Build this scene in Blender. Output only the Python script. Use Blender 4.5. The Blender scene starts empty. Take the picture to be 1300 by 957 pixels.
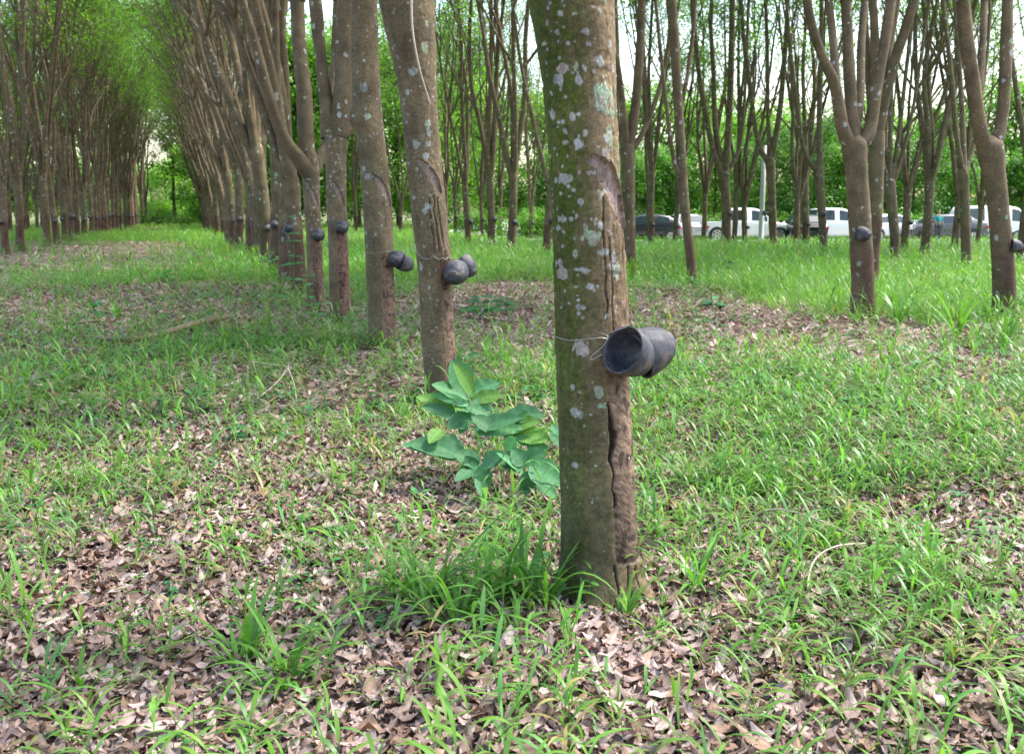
import bpy, math, random
import numpy as np
SC = bpy.context.scene
COL = bpy.data.collections.new('scene'); SC.collection.children.link(COL)
R = math.radians
rnd = random.Random(7)
RS = np.random.RandomState(11)

# ------------------------------------------------------------------ camera model (real lens, used to measure the photo)
H = 1.3; FPX = 1156.0; HOR = 268.0
PT = math.atan((434 - HOR) / FPX)
cp, sp = math.cos(PT), math.sin(PT)
def ray(px, py):
    a, b = px - 650.0, 434.0 - py
    return (a, FPX * cp + b * sp, -FPX * sp + b * cp)
def gnd(px, py, z=0.0):
    d = ray(px, py); t = (z - H) / d[2]
    return (d[0] * t, d[1] * t, z)
def atY(px, py, Y):
    d = ray(px, py); t = Y / d[1]
    return (d[0] * t, Y, H + d[2] * t)

# ------------------------------------------------------------------ numpy noise
_perm = np.random.RandomState(3).permutation(4096)
_val = np.random.RandomState(4).rand(4096)
def _h(i, j, k): return _val[_perm[(_perm[(_perm[i & 4095] + j) & 4095] + k) & 4095]]
def noise(x, y, z=0.0):
    x = np.asarray(x, float); y = np.asarray(y, float) + 0 * x; z = np.asarray(z, float) + 0 * x
    i, j, k = np.floor(x).astype(int), np.floor(y).astype(int), np.floor(z).astype(int)
    u, v, w = x - i, y - j, z - k
    u, v, w = u*u*(3-2*u), v*v*(3-2*v), w*w*(3-2*w)
    L = lambda a, b, t: a + (b - a) * t
    return L(L(L(_h(i,j,k), _h(i+1,j,k), u), L(_h(i,j+1,k), _h(i+1,j+1,k), u), v),
             L(L(_h(i,j,k+1), _h(i+1,j,k+1), u), L(_h(i,j+1,k+1), _h(i+1,j+1,k+1), u), v), w)
def fbm(x, y, z=0.0, o=4):
    s = 0; a = .5; t = 0
    for q in range(o):
        f = 2.03 ** q
        s = s + a * noise(np.asarray(x)*f + 17*q, np.asarray(y)*f + 5*q, np.asarray(z)*f + 9*q); t += a; a *= .5
    return s / t
def sstep(a, b, x):
    t = np.clip((x - a) / (b - a), 0, 1); return t*t*(3-2*t)
def gz(x, y):
    return (fbm(np.asarray(x)*.9+50, np.asarray(y)*.9+50, 0, 3) - .5) * .09 + gs(x, y)
def gs(x, y):      # the grove falls away gently towards the road
    return -.40*sstep(28, 46, np.asarray(y, float))*sstep(-5, 3, np.asarray(x, float))

# ------------------------------------------------------------------ mesh plumbing
def mkobj(name, V, Q, mat, parent=None, col=None, smooth=True, tris=None, loc=None):
    V = np.asarray(V, np.float32).reshape(-1, 3); Q = np.asarray(Q, np.int32)
    m = bpy.data.meshes.new(name)
    nq = len(Q)
    m.vertices.add(len(V)); m.vertices.foreach_set('co', V.ravel())
    T = np.asarray(tris, np.int32).reshape(-1, 3) if tris is not None and len(tris) else np.zeros((0, 3), np.int32)
    Q = Q.reshape(-1, 4) if nq else np.zeros((0, 4), np.int32)
    m.loops.add(len(Q)*4 + len(T)*3)
    m.loops.foreach_set('vertex_index', np.concatenate([Q.ravel(), T.ravel()]))
    m.polygons.add(len(Q) + len(T))
    m.polygons.foreach_set('loop_start', np.concatenate([np.arange(len(Q))*4, len(Q)*4 + np.arange(len(T))*3]).astype(np.int32))
    try: m.polygons.foreach_set('loop_total', np.concatenate([np.full(len(Q), 4), np.full(len(T), 3)]).astype(np.int32))
    except Exception: pass
    m.polygons.foreach_set('use_smooth', np.full(len(Q)+len(T), bool(smooth)))
    m.update(calc_edges=True)
    if col is not None:
        a = m.color_attributes.new('Col', 'FLOAT_COLOR', 'POINT')
        c = np.ones((len(V), 4), np.float32); c[:, :col.shape[1]] = col
        a.data.foreach_set('color', c.ravel())
    m.materials.append(mat)
    o = bpy.data.objects.new(name, m); COL.objects.link(o)
    if parent: o.parent = parent
    if loc is not None: o.location = loc
    return o
def tag(o, label=None, cat=None, group=None, kind=None):
    if label: o['label'] = label
    if cat: o['category'] = cat
    if group: o['group'] = group
    if kind: o['kind'] = kind
    return o
def empty(name, loc, rz=0.0, sc=1.0):
    o = bpy.data.objects.new(name, None); COL.objects.link(o)
    o.location = loc; o.rotation_euler = (0, 0, rz); o.scale = (sc, sc, sc); o.empty_display_size = .2
    return o
def copy_thing(root):
    r = root.copy(); COL.objects.link(r)
    for ch in root.children:
        c = ch.copy(); COL.objects.link(c); c.parent = r
        for g in ch.children:
            d = g.copy(); COL.objects.link(d); d.parent = c
    return r

class MB:
    """collects quads (with a colour) for one mesh"""
    def __init__(s): s.V = []; s.Q = []; s.C = []; s.n = 0
    def add(s, V, Q, C=None):
        V = np.asarray(V, float).reshape(-1, 3); Q = np.asarray(Q, int).reshape(-1, 4)
        s.V.append(V); s.Q.append(Q + s.n); s.n += len(V)
        c = np.ones((len(V), 3)) * .5
        if C is not None: c[:] = C
        s.C.append(c)
    def build(s, name, mat, parent=None, smooth=True, loc=None):
        return mkobj(name, np.concatenate(s.V), np.concatenate(s.Q), mat, parent, np.concatenate(s.C), smooth, loc=loc)
def grid_quads(nr, nc, wrap=True):
    i = np.arange(nr-1)[:, None]; j = np.arange(nc if wrap else nc-1)[None, :]
    a = i*nc + j; b = i*nc + (j+1) % nc
    return np.stack([a, b, b+nc, a+nc], -1).reshape(-1, 4)
def sweep(P, Rr, ns=8, bump=0.0, seed=0.0, cap=False):
    P = np.asarray(P, float); Rr = np.asarray(Rr, float); n = len(P)
    T = np.gradient(P, axis=0); T /= np.linalg.norm(T, axis=1)[:, None] + 1e-9
    ref = np.array([0, 1., 0]) if abs(T[:, 1]).max() < .93 else (np.array([1., 0, 0]) if abs(T[:, 0]).max() < .93 else np.array([0, 0, 1.]))
    A = np.cross(T, ref); A /= np.linalg.norm(A, axis=1)[:, None] + 1e-9
    B = np.cross(T, A)
    th = np.linspace(0, 2*np.pi, ns, endpoint=False)
    r = Rr[:, None] * np.ones(ns)
    if bump:
        s = np.cumsum(np.r_[0, np.linalg.norm(np.diff(P, axis=0), axis=1)])
        r = r * (1 + bump * (fbm(np.cos(th)[None]*1.3 + seed + 0*r, np.sin(th)[None]*1.3 + seed*2 + 0*r, s[:, None]*6 + 0*r, 2) - .5) * 2)
    V = P[:, None] + r[..., None] * (np.cos(th)[None, :, None]*A[:, None] + np.sin(th)[None, :, None]*B[:, None])
    V = V.reshape(-1, 3); Q = grid_quads(n, ns)
    if cap:
        for row, c in ((0, P[0]), (n-1, P[-1])):
            k = len(V); ring = V[row*ns:(row+1)*ns]; V = np.vstack([V, c[None] + 0*ring])
            Q = np.vstack([Q, [[row*ns+j, row*ns+(j+1) % ns, k+(j+1) % ns, k+j] for j in range(ns)]])
    return V, Q
def crv(pts, n=12):
    """smooth interpolation of a polyline (any dimension), Catmull-Rom"""
    p = np.asarray(pts, float); out = []
    e = np.vstack([2*p[0]-p[1], p, 2*p[-1]-p[-2]]); m = len(p)-1
    for t in np.linspace(0, m, n):
        i = min(int(t), m-1); u = t-i
        a, b, c, d = e[i], e[i+1], e[i+2], e[i+3]
        out.append(.5*((2*b) + (-a+c)*u + (2*a-5*b+4*c-d)*u*u + (-a+3*b-3*c+d)*u**3))
    return np.array(out)

# ------------------------------------------------------------------ materials
def mat(name):
    m = bpy.data.materials.new(name); m.use_nodes = True
    nt = m.node_tree; b = nt.nodes['Principled BSDF']
    return m, nt, b
def simple(name, c, rough=.6, metal=0, spec=.5, bump=0, bscale=30, var=0):
    m, nt, b = mat(name)
    b.inputs['Roughness'].default_value = rough; b.inputs['Metallic'].default_value = metal
    b.inputs['Specular IOR Level'].default_value = spec
    tc = nt.nodes.new('ShaderNodeTexCoord'); n = nt.nodes.new('ShaderNodeTexNoise'); n.inputs['Scale'].default_value = bscale; n.inputs['Detail'].default_value = 6
    nt.links.new(tc.outputs['Object'], n.inputs['Vector'])
    mr = nt.nodes.new('ShaderNodeMapRange'); mr.inputs[1].default_value = .3; mr.inputs[2].default_value = .7
    mr.inputs[3].default_value = 1-var; mr.inputs[4].default_value = 1+var
    nt.links.new(n.outputs['Fac'], mr.inputs[0])
    mx = nt.nodes.new('ShaderNodeVectorMath'); mx.operation = 'SCALE'; mx.inputs[0].default_value = c[:3]
    nt.links.new(mr.outputs[0], mx.inputs['Scale']); nt.links.new(mx.outputs[0], b.inputs['Base Color'])
    if bump:
        bp = nt.nodes.new('ShaderNodeBump'); bp.inputs['Strength'].default_value = bump; bp.inputs['Distance'].default_value = .01
        nt.links.new(n.outputs['Fac'], bp.inputs['Height']); nt.links.new(bp.outputs[0], b.inputs['Normal'])
    return m
def leafmat(name, trans=.35, rough=.45, tint=(1, 1, 1), tcol=(1.25, 1.5, .55), spec=.35):
    m, nt, b = mat(name); L = nt.links
    at = nt.nodes.new('ShaderNodeAttribute'); at.attribute_name = 'Col'
    oi = nt.nodes.new('ShaderNodeObjectInfo')
    mr = nt.nodes.new('ShaderNodeMapRange'); mr.inputs[3].default_value = .82; mr.inputs[4].default_value = 1.18
    L.new(oi.outputs['Random'], mr.inputs[0])
    s = nt.nodes.new('ShaderNodeVectorMath'); s.operation = 'SCALE'; L.new(at.outputs['Color'], s.inputs[0]); L.new(mr.outputs[0], s.inputs['Scale'])
    mu = nt.nodes.new('ShaderNodeVectorMath'); mu.operation = 'MULTIPLY'; mu.inputs[1].default_value = tint; L.new(s.outputs[0], mu.inputs[0])
    L.new(mu.outputs[0], b.inputs['Base Color']); b.inputs['Roughness'].default_value = rough; b.inputs['Specular IOR Level'].default_value = spec
    if trans > 0:
        t = nt.nodes.new('ShaderNodeBsdfTranslucent'); mt = nt.nodes.new('ShaderNodeVectorMath'); mt.operation = 'MULTIPLY'; mt.inputs[1].default_value = tcol
        L.new(mu.outputs[0], mt.inputs[0]); L.new(mt.outputs[0], t.inputs['Color'])
        mx = nt.nodes.new('ShaderNodeMixShader'); mx.inputs[0].default_value = trans
        L.new(b.outputs[0], mx.inputs[1]); L.new(t.outputs[0], mx.inputs[2])
        L.new(mx.outputs[0], nt.nodes['Material Output'].inputs['Surface'])
    return m
def barkmat(name, spots=True):
    m, nt, b = mat(name); L = nt.links
    at = nt.nodes.new('ShaderNodeAttribute'); at.attribute_name = 'Col'
    tc = nt.nodes.new('ShaderNodeTexCoord'); mp = nt.nodes.new('ShaderNodeMapping'); mp.inputs['Scale'].default_value = (1, 1, 1.25)
    oi = nt.nodes.new('ShaderNodeObjectInfo')
    off = nt.nodes.new('ShaderNodeVectorMath'); off.operation = 'ADD'
    k = nt.nodes.new('ShaderNodeMath'); k.operation = 'MULTIPLY'; k.inputs[1].default_value = 40; L.new(oi.outputs['Random'], k.inputs[0])
    L.new(tc.outputs['Object'], off.inputs[0]); L.new(k.outputs[0], off.inputs[1]); L.new(off.outputs[0], mp.inputs['Vector'])
    n = nt.nodes.new('ShaderNodeTexNoise'); n.inputs['Scale'].default_value = 45; n.inputs['Detail'].default_value = 8; n.inputs['Roughness'].default_value = .78
    L.new(mp.outputs[0], n.inputs['Vector'])
    n2 = nt.nodes.new('ShaderNodeTexNoise'); n2.inputs['Scale'].default_value = 5; n2.inputs['Detail'].default_value = 5; L.new(off.outputs[0], n2.inputs['Vector'])
    mr = nt.nodes.new('ShaderNodeMapRange'); mr.inputs[1].default_value = .3; mr.inputs[2].default_value = .7; mr.inputs[3].default_value = .45; mr.inputs[4].default_value = 1.6; L.new(n.outputs['Fac'], mr.inputs[0])
    mr2 = nt.nodes.new('ShaderNodeMapRange'); mr2.inputs[1].default_value = .3; mr2.inputs[2].default_value = .7; mr2.inputs[3].default_value = .68; mr2.inputs[4].default_value = 1.32; L.new(n2.outputs['Fac'], mr2.inputs[0])
    mm = nt.nodes.new('ShaderNodeMath'); mm.operation = 'MULTIPLY'; L.new(mr.outputs[0], mm.inputs[0]); L.new(mr2.outputs[0], mm.inputs[1])
    s = nt.nodes.new('ShaderNodeVectorMath'); s.operation = 'SCALE'; L.new(at.outputs['Color'], s.inputs[0]); L.new(mm.outputs[0], s.inputs['Scale'])
    out = s.outputs[0]
    if spots:
        for sc_, th, colr, seed in ((11, .33, (.36, .38, .37, 1), 0), (7.5, .22, (.25, .36, .25, 1), 9)):
            mp2 = nt.nodes.new('ShaderNodeMapping'); mp2.inputs['Scale'].default_value = (1, 1, .8); mp2.inputs['Location'].default_value = (seed, seed, seed); L.new(off.outputs[0], mp2.inputs['Vector'])
            dn = nt.nodes.new('ShaderNodeTexNoise'); dn.inputs['Scale'].default_value = 30; L.new(mp2.outputs[0], dn.inputs['Vector'])
            dm = nt.nodes.new('ShaderNodeVectorMath'); dm.operation = 'MULTIPLY_ADD'; dm.inputs[1].default_value = (.05, .05, .05); L.new(dn.outputs['Color'], dm.inputs[0]); L.new(mp2.outputs[0], dm.inputs[2])
            v = nt.nodes.new('ShaderNodeTexVoronoi'); v.inputs['Scale'].default_value = sc_; L.new(dm.outputs[0], v.inputs['Vector'])
            # random per-cell radius
            sp_ = nt.nodes.new('ShaderNodeSeparateColor'); L.new(v.outputs['Color'], sp_.inputs[0])
            rr = nt.nodes.new('ShaderNodeMapRange'); rr.inputs[1].default_value = .45; rr.inputs[2].default_value = 1; rr.inputs[3].default_value = 0; rr.inputs[4].default_value = th; L.new(sp_.outputs[0], rr.inputs[0])
            lt = nt.nodes.new('ShaderNodeMath'); lt.operation = 'LESS_THAN'; L.new(v.outputs['Distance'], lt.inputs[0]); L.new(rr.outputs[0], lt.inputs[1])
            f = nt.nodes.new('ShaderNodeMath'); f.operation = 'MULTIPLY'; L.new(lt.outputs[0], f.inputs[0])
            al = nt.nodes.new('ShaderNodeMath'); al.operation = 'MULTIPLY'; al.inputs[1].default_value = .85; L.new(at.outputs['Alpha'], al.inputs[0]); L.new(al.outputs[0], f.inputs[1])
            mx = nt.nodes.new('ShaderNodeMix'); mx.data_type = 'RGBA'; mx.inputs[7].default_value = colr
            L.new(f.outputs[0], mx.inputs[0]); L.new(out, mx.inputs[6]); out = mx.outputs[2]
    L.new(out, b.inputs['Base Color']); b.inputs['Roughness'].default_value = .85; b.inputs['Specular IOR Level'].default_value = .25
    bp = nt.nodes.new('ShaderNodeBump'); bp.inputs['Strength'].default_value = .8; bp.inputs['Distance'].default_value = .012
    L.new(n.outputs['Fac'], bp.inputs['Height']); L.new(bp.outputs[0], b.inputs['Normal'])
    return m
M = {}
M['bark'] = barkmat('bark'); M['bark_fine'] = barkmat('bark_fine', False)
M['leaf'] = leafmat('canopy_leaf', .5)
M['bush'] = leafmat('bush_leaf', .4)
M['grass'] = leafmat('grass_blade', .38, .42)
M['weed'] = leafmat('weed_leaf', .35, .62, spec=.22, tcol=(1.0, 1.3, .6))
M['litter'] = leafmat('dry_leaf', .12, .6, tcol=(1, .8, .6), spec=.3)
_nt = M['litter'].node_tree; _b = _nt.nodes['Principled BSDF']; _l = _b.inputs['Base Color'].links[0].from_socket
_tc = _nt.nodes.new('ShaderNodeTexCoord'); _n = _nt.nodes.new('ShaderNodeTexNoise'); _n.inputs['Scale'].default_value = 55; _n.inputs['Detail'].default_value = 6; _n.inputs['Roughness'].default_value = .7
_nt.links.new(_tc.outputs['Object'], _n.inputs['Vector']); _m = _nt.nodes.new('ShaderNodeMapRange'); _m.inputs[1].default_value = .35; _m.inputs[2].default_value = .65; _m.inputs[3].default_value = .68; _m.inputs[4].default_value = 1.15
_nt.links.new(_n.outputs['Fac'], _m.inputs[0]); _s = _nt.nodes.new('ShaderNodeVectorMath'); _s.operation = 'SCALE'; _nt.links.new(_l, _s.inputs[0]); _nt.links.new(_m.outputs[0], _s.inputs['Scale']); _nt.links.new(_s.outputs[0], _b.inputs['Base Color'])
_bp = _nt.nodes.new('ShaderNodeBump'); _bp.inputs['Strength'].default_value = .6; _bp.inputs['Distance'].default_value = .006; _nt.links.new(_n.outputs['Fac'], _bp.inputs['Height']); _nt.links.new(_bp.outputs[0], _b.inputs['Normal'])
M['twig'] = simple('dry_twig', (.2, .13, .09), .8, bump=.5, bscale=60, var=.35)
M['pale_twig'] = simple('pale_twig', (.42, .35, .28), .7, bump=.4, bscale=60, var=.2)
M['wire'] = simple('wire', (.3, .3, .29), .45, .6, var=.2)
M['stem'] = simple('green_stem', (.12, .2, .05), .5, var=.2)
M['white'] = simple('white_paint', (.8, .81, .82), .25, var=.02)
M['silver'] = simple('silver_paint', (.5, .52, .54), .25, .4, var=.02)
M['black'] = simple('black_paint', (.02, .022, .027), .2, var=.05)
M['grey'] = simple('grey_paint', (.09, .1, .11), .25, var=.05)
M['glass'] = simple('dark_glass', (.03, .045, .05), .05, 0, .8)
M['rubber'] = simple('tyre_rubber', (.02, .02, .02), .8, var=.1)
M['rim'] = simple('wheel_rim', (.55, .55, .56), .3, .7)
M['red'] = simple('tail_lamp', (.55, .02, .02), .2)
M['lamp'] = simple('head_lamp', (.7, .72, .72), .1)
M['plastic'] = simple('black_plastic', (.03, .03, .03), .5)
M['concrete'] = simple('concrete', (.42, .42, .4), .85, bump=.3, bscale=20, var=.12)
M['road'] = simple('pale_road', (.42, .41, .39), .85, bump=.3, bscale=15, var=.1)
M['kerb'] = simple('white_kerb', (.72, .72, .7), .7, var=.06)
M['skin'] = simple('skin', (.35, .2, .13), .5)
M['shirt'] = simple('turquoise_cloth', (.02, .32, .38), .8, bump=.3, bscale=15, var=.1)
M['hair'] = simple('hair', (.015, .012, .01), .5)
M['trouser'] = simple('dark_cloth', (.03, .035, .05), .8)
# cup: charred-looking dark glaze with dusty latex smears
def cupmat():
    m, nt, b = mat('cup_glaze'); L = nt.links
    tc = nt.nodes.new('ShaderNodeTexCoord')
    n = nt.nodes.new('ShaderNodeTexNoise'); n.inputs['Scale'].default_value = 18; n.inputs['Detail'].default_value = 9; n.inputs['Roughness'].default_value = .7
    L.new(tc.outputs['Object'], n.inputs['Vector'])
    cr = nt.nodes.new('ShaderNodeValToRGB'); e = cr.color_ramp.elements
    e[0].position = .38; e[0].color = (.02, .021, .028, 1); e[1].position = .72; e[1].color = (.21, .15, .125, 1)
    x = cr.color_ramp.elements.new(.53); x.color = (.05, .052, .068, 1)
    L.new(n.outputs['Fac'], cr.inputs[0]); L.new(cr.outputs[0], b.inputs['Base Color'])
    b.inputs['Roughness'].default_value = .62; b.inputs['Specular IOR Level'].default_value = .4
    bp = nt.nodes.new('ShaderNodeBump'); bp.inputs['Strength'].default_value = .6; bp.inputs['Distance'].default_value = .006
    L.new(n.outputs['Fac'], bp.inputs['Height']); L.new(bp.outputs[0], b.inputs['Normal'])
    return m
M['cup'] = cupmat()
def groundmat():
    m, nt, b = mat('forest_floor'); L = nt.links
    tc = nt.nodes.new('ShaderNodeTexCoord')
    v = nt.nodes.new('ShaderNodeTexVoronoi'); v.inputs['Scale'].default_value = 14; v.inputs['Randomness'].default_value = 1
    dn = nt.nodes.new('ShaderNodeTexNoise'); dn.inputs['Scale'].default_value = 9; dn.inputs['Detail'].default_value = 3
    L.new(tc.outputs['Object'], dn.inputs['Vector'])
    dm = nt.nodes.new('ShaderNodeVectorMath'); dm.operation = 'MULTIPLY_ADD'; dm.inputs[1].default_value = (.12, .12, .12)
    L.new(dn.outputs['Color'], dm.inputs[0]); L.new(tc.outputs['Object'], dm.inputs[2]); L.new(dm.outputs[0], v.inputs['Vector'])
    sc = nt.nodes.new('ShaderNodeSeparateColor'); L.new(v.outputs['Color'], sc.inputs[0])
    cr = nt.nodes.new('ShaderNodeValToRGB'); e = cr.color_ramp.elements
    e[0].position = 0; e[0].color = (.055, .036, .026, 1); e[1].position = 1; e[1].color = (.36, .27, .235, 1)
    x = cr.color_ramp.elements.new(.5); x.color = (.2, .135, .11, 1)
    L.new(sc.outputs[0], cr.inputs[0])
    n = nt.nodes.new('ShaderNodeTexNoise'); n.inputs['Scale'].default_value = .35; n.inputs['Detail'].default_value = 6; L.new(tc.outputs['Object'], n.inputs['Vector'])
    at = nt.nodes.new('ShaderNodeAttribute'); at.attribute_name = 'Col'
    s3 = nt.nodes.new('ShaderNodeSeparateColor'); L.new(at.outputs['Color'], s3.inputs[0])
    n3 = nt.nodes.new('ShaderNodeTexNoise'); n3.inputs['Scale'].default_value = 6; n3.inputs['Detail'].default_value = 8; L.new(tc.outputs['Object'], n3.inputs['Vector'])
    gr = nt.nodes.new('ShaderNodeValToRGB'); e = gr.color_ramp.elements
    e[0].position = .35; e[0].color = (.03, .07, .012, 1); e[1].position = .7; e[1].color = (.12, .23, .035, 1)
    L.new(n3.outputs['Fac'], gr.inputs[0])
    ad = nt.nodes.new('ShaderNodeMath'); ad.operation = 'ADD'; L.new(n3.outputs['Fac'], ad.inputs[0]); L.new(s3.outputs[0], ad.inputs[1])
    st = nt.nodes.new('ShaderNodeMapRange'); st.inputs[1].default_value = 1.15; st.inputs[2].default_value = 1.4; L.new(ad.outputs[0], st.inputs[0])
    mx = nt.nodes.new('ShaderNodeMix'); mx.data_type = 'RGBA'; L.new(st.outputs[0], mx.inputs[0]); L.new(cr.outputs[0], mx.inputs[6]); L.new(gr.outputs[0], mx.inputs[7])
    L.new(mx.outputs[2], b.inputs['Base Color']); b.inputs['Roughness'].default_value = .95; b.inputs['Specular IOR Level'].default_value = .1
    bp = nt.nodes.new('ShaderNodeBump'); bp.inputs['Strength'].default_value = .8; bp.inputs['Distance'].default_value = .03
    L.new(sc.outputs[1], bp.inputs['Height']); L.new(bp.outputs[0], b.inputs['Normal'])
    return m
M['ground'] = groundmat()

# ------------------------------------------------------------------ where grass grows, where litter lies bare (metres on the ground)
PATCH = []   # x, y, rx, ry, amount
def patch(px, py, rpx, rpy, amt):
    g = gnd(px, py); a = gnd(px+rpx, py); f = gnd(px, py-rpy); n_ = gnd(px, py+rpy)
    PATCH.append((g[0], (f[1]+n_[1])/2, abs(a[0]-g[0]), abs(f[1]-n_[1])/2, amt))
for p in ((60, 395, 190, 24, -.9), (250, 412, 130, 14, -.8), (40, 345, 60, 12, -.9), (70, 328, 70, 7, -1.1), (320, 320, 80, 8, -.9), (140, 318, 80, 6, -.8), (330, 375, 50, 10, -.5),
          (920, 408, 140, 26, -1.4), (1080, 425, 90, 20, -.9), (650, 362, 70, 28, -1.4), (560, 400, 90, 20, -1.0), (640, 430, 60, 14, -.3),
          (350, 610, 120, 22, -.4), (560, 645, 160, 28, -.45), (200, 700, 260, 45, -.12), (250, 770, 230, 40, -.1), (60, 840, 150, 50, -.15), (400, 700, 90, 40, -.25),
          (900, 770, 80, 70, -.45), (760, 850, 160, 40, -.5), (1220, 690, 90, 30, -.3), (540, 850, 150, 40, -.2), (960, 850, 120, 50, -.2),
          (200, 540, 240, 50, .45), (1050, 520, 260, 60, .5), (250, 350, 100, 16, .6), (230, 470, 160, 30, .3), (1100, 760, 150, 50, .25), (1250, 820, 90, 60, .35),
          (800, 800, 60, 34, -1.2), (740, 830, 60, 30, -.5), (90, 740, 200, 60, .25), (450, 450, 110, 40, .55), (650, 470, 70, 40, .5), (1150, 600, 150, 40, .3)):
    patch(*p)
def gdens(x, y):
    x = np.asarray(x, float); y = np.asarray(y, float)
    n = fbm(x*.8+3, y*.8+8, 0, 3); d = .42 + (n-.5)*2.0 + (fbm(x*3.1+9, y*3.1, 0, 2)-.5)*1.1
    d = d + .16*sstep(5, 12, y)
    for (cx, cy, rx, ry, a) in PATCH:
        q = ((x-cx)/rx)**2 + ((y-cy)/ry)**2
        d = d + a*np.exp(-q*.9)
    tall = sstep(3.2, 5.0, x)*sstep(10.2, 12.5, y)
    far = sstep(15.5, 18, y) * sstep(-6.5, -3.5, x + (y-16)*.38)
    return np.clip(np.maximum(d, .24-.12*sstep(4.5, 7, y)) + .9*tall + .8*far, 0, 1.3)
# ------------------------------------------------------------------ ground
xs = np.concatenate([np.linspace(-400, -42, 12), np.linspace(-40, 60, 130), np.linspace(62, 400, 12)])
ys = np.concatenate([np.linspace(-200, -6, 8), np.linspace(-4, 80, 150), np.linspace(84, 600, 14)])
GX, GY = np.meshgrid(xs, ys)
near = np.exp(-np.clip(np.hypot(GX, GY-20)-60, 0, 999)/20)
GZ = (gz(GX, GY)-gs(GX, GY))*near + gs(GX, GY)
gd = np.where(near > .9, gdens(GX, GY), .8)
mkobj('ground', np.stack([GX, GY, GZ-.012], -1).reshape(-1, 3), grid_quads(len(ys), len(xs), False), M['ground'],
      col=np.stack([gd.ravel()]*3, -1))['kind'] = 'structure'

# ------------------------------------------------------------------ scatter helpers
def scatter(N, y0, y1, power, rng, half=.66):
    """points in the wedge in front of the photographer; power shapes the depth distribution"""
    u = rng.rand(N)
    a = power
    y = (y0**a + u*(y1**a - y0**a))**(1/a)
    x = (rng.rand(N)*2-1) * (y*half + .6)
    return x, y
def stamp(mb, tmpl, x, y, z, rz, sc, col, tx=None, ty=None, lean=None):
    """tmpl = (V, Q, shade per vertex); one copy per point"""
    V, Q, S = tmpl; n = len(x)
    if n == 0: return
    W = np.broadcast_to(V, (n,) + V.shape).copy() * np.asarray(sc)[:, None, None]
    if tx is not None:
        c, s = np.cos(tx)[:, None], np.sin(tx)[:, None]
        yy = W[..., 1]*c - W[..., 2]*s; zz = W[..., 1]*s + W[..., 2]*c; W[..., 1] = yy; W[..., 2] = zz
    if ty is not None:
        c, s = np.cos(ty)[:, None], np.sin(ty)[:, None]
        xx = W[..., 0]*c + W[..., 2]*s; zz = -W[..., 0]*s + W[..., 2]*c; W[..., 0] = xx; W[..., 2] = zz
    c, s = np.cos(rz)[:, None], np.sin(rz)[:, None]
    xx = W[..., 0]*c - W[..., 1]*s; yy = W[..., 0]*s + W[..., 1]*c
    W[..., 0] = xx + x[:, None]; W[..., 1] = yy + y[:, None]; W[..., 2] += z[:, None]
    QQ = (Q[None] + (np.arange(n)*len(V))[:, None, None]).reshape(-1, 4)
    CC = (col[:, None, :] * S[None, :, None]).reshape(-1, 3)
    mb.add(W.reshape(-1, 3), QQ, CC)
def blade_strip(P, W, side):
    """ribbon with centre line P, half widths W, side vectors"""
    a = P - side*W[:, None]; b = P + side*W[:, None]
    V = np.empty((len(P)*2, 3)); V[0::2] = a; V[1::2] = b
    Q = [[2*i, 2*i+1, 2*i+3, 2*i+2] for i in range(len(P)-1)]
    return V, np.array(Q)
def leaf_curve(base, az, el, L, droop, n):
    t = np.linspace(0, 1, n)
    ang = el - droop*t**1.3
    dx = np.cos(ang); dz = np.sin(ang); st = L/(n-1)
    h = np.r_[0, np.cumsum((dx[1:]+dx[:-1])/2)*st]; v = np.r_[0, np.cumsum((dz[1:]+dz[:-1])/2)*st]
    P = np.stack([h*math.cos(az), h*math.sin(az), v], -1) + base
    side = np.array([-math.sin(az), math.cos(az), 0.0])
    return t, P, np.broadcast_to(side, P.shape)
def shoot_t(rng, h, nl, ll, lw, n=5):
    mb = MB()
    lean = rng.uniform(0, .35); la = rng.uniform(0, 6.28)
    S = []
    def top(t): return np.array([math.cos(la)*lean*h*t*t, math.sin(la)*lean*h*t*t, h*t])
    P = np.array([top(t) for t in (0, .5, 1)]); sd = np.array([-math.sin(la+1.2), math.cos(la+1.2), 0])
    V, Q = blade_strip(P, np.array([.0014, .0012, .0008]), np.broadcast_to(sd, P.shape)); mb.add(V, Q, .7)
    az = rng.uniform(0, 6.28)
    for i in range(nl):
        t = .15 + .85*(i+rng.uniform(.3, 1))/nl; az += math.pi + rng.uniform(-.7, .7)
        L = ll*rng.uniform(.6, 1.15)*(1-.25*abs(t-.5)); el = rng.uniform(.35, 1.15) + .3*(t > .85); dr = rng.uniform(.6, 1.7)
        tt, P, sd = leaf_curve(top(min(t, 1)), az, el, L, dr, n)
        W = lw*(np.sin(np.pi*np.clip(tt*.93+.05, 0, 1))**.7)*rng.uniform(.8, 1.2); W[-1] = lw*.06
        V, Q = blade_strip(P, W, sd); mb.add(V, Q, rng.uniform(.8, 1.2))
    return np.concatenate(mb.V), np.concatenate(mb.Q), np.concatenate(mb.C)[:, 0]
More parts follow.
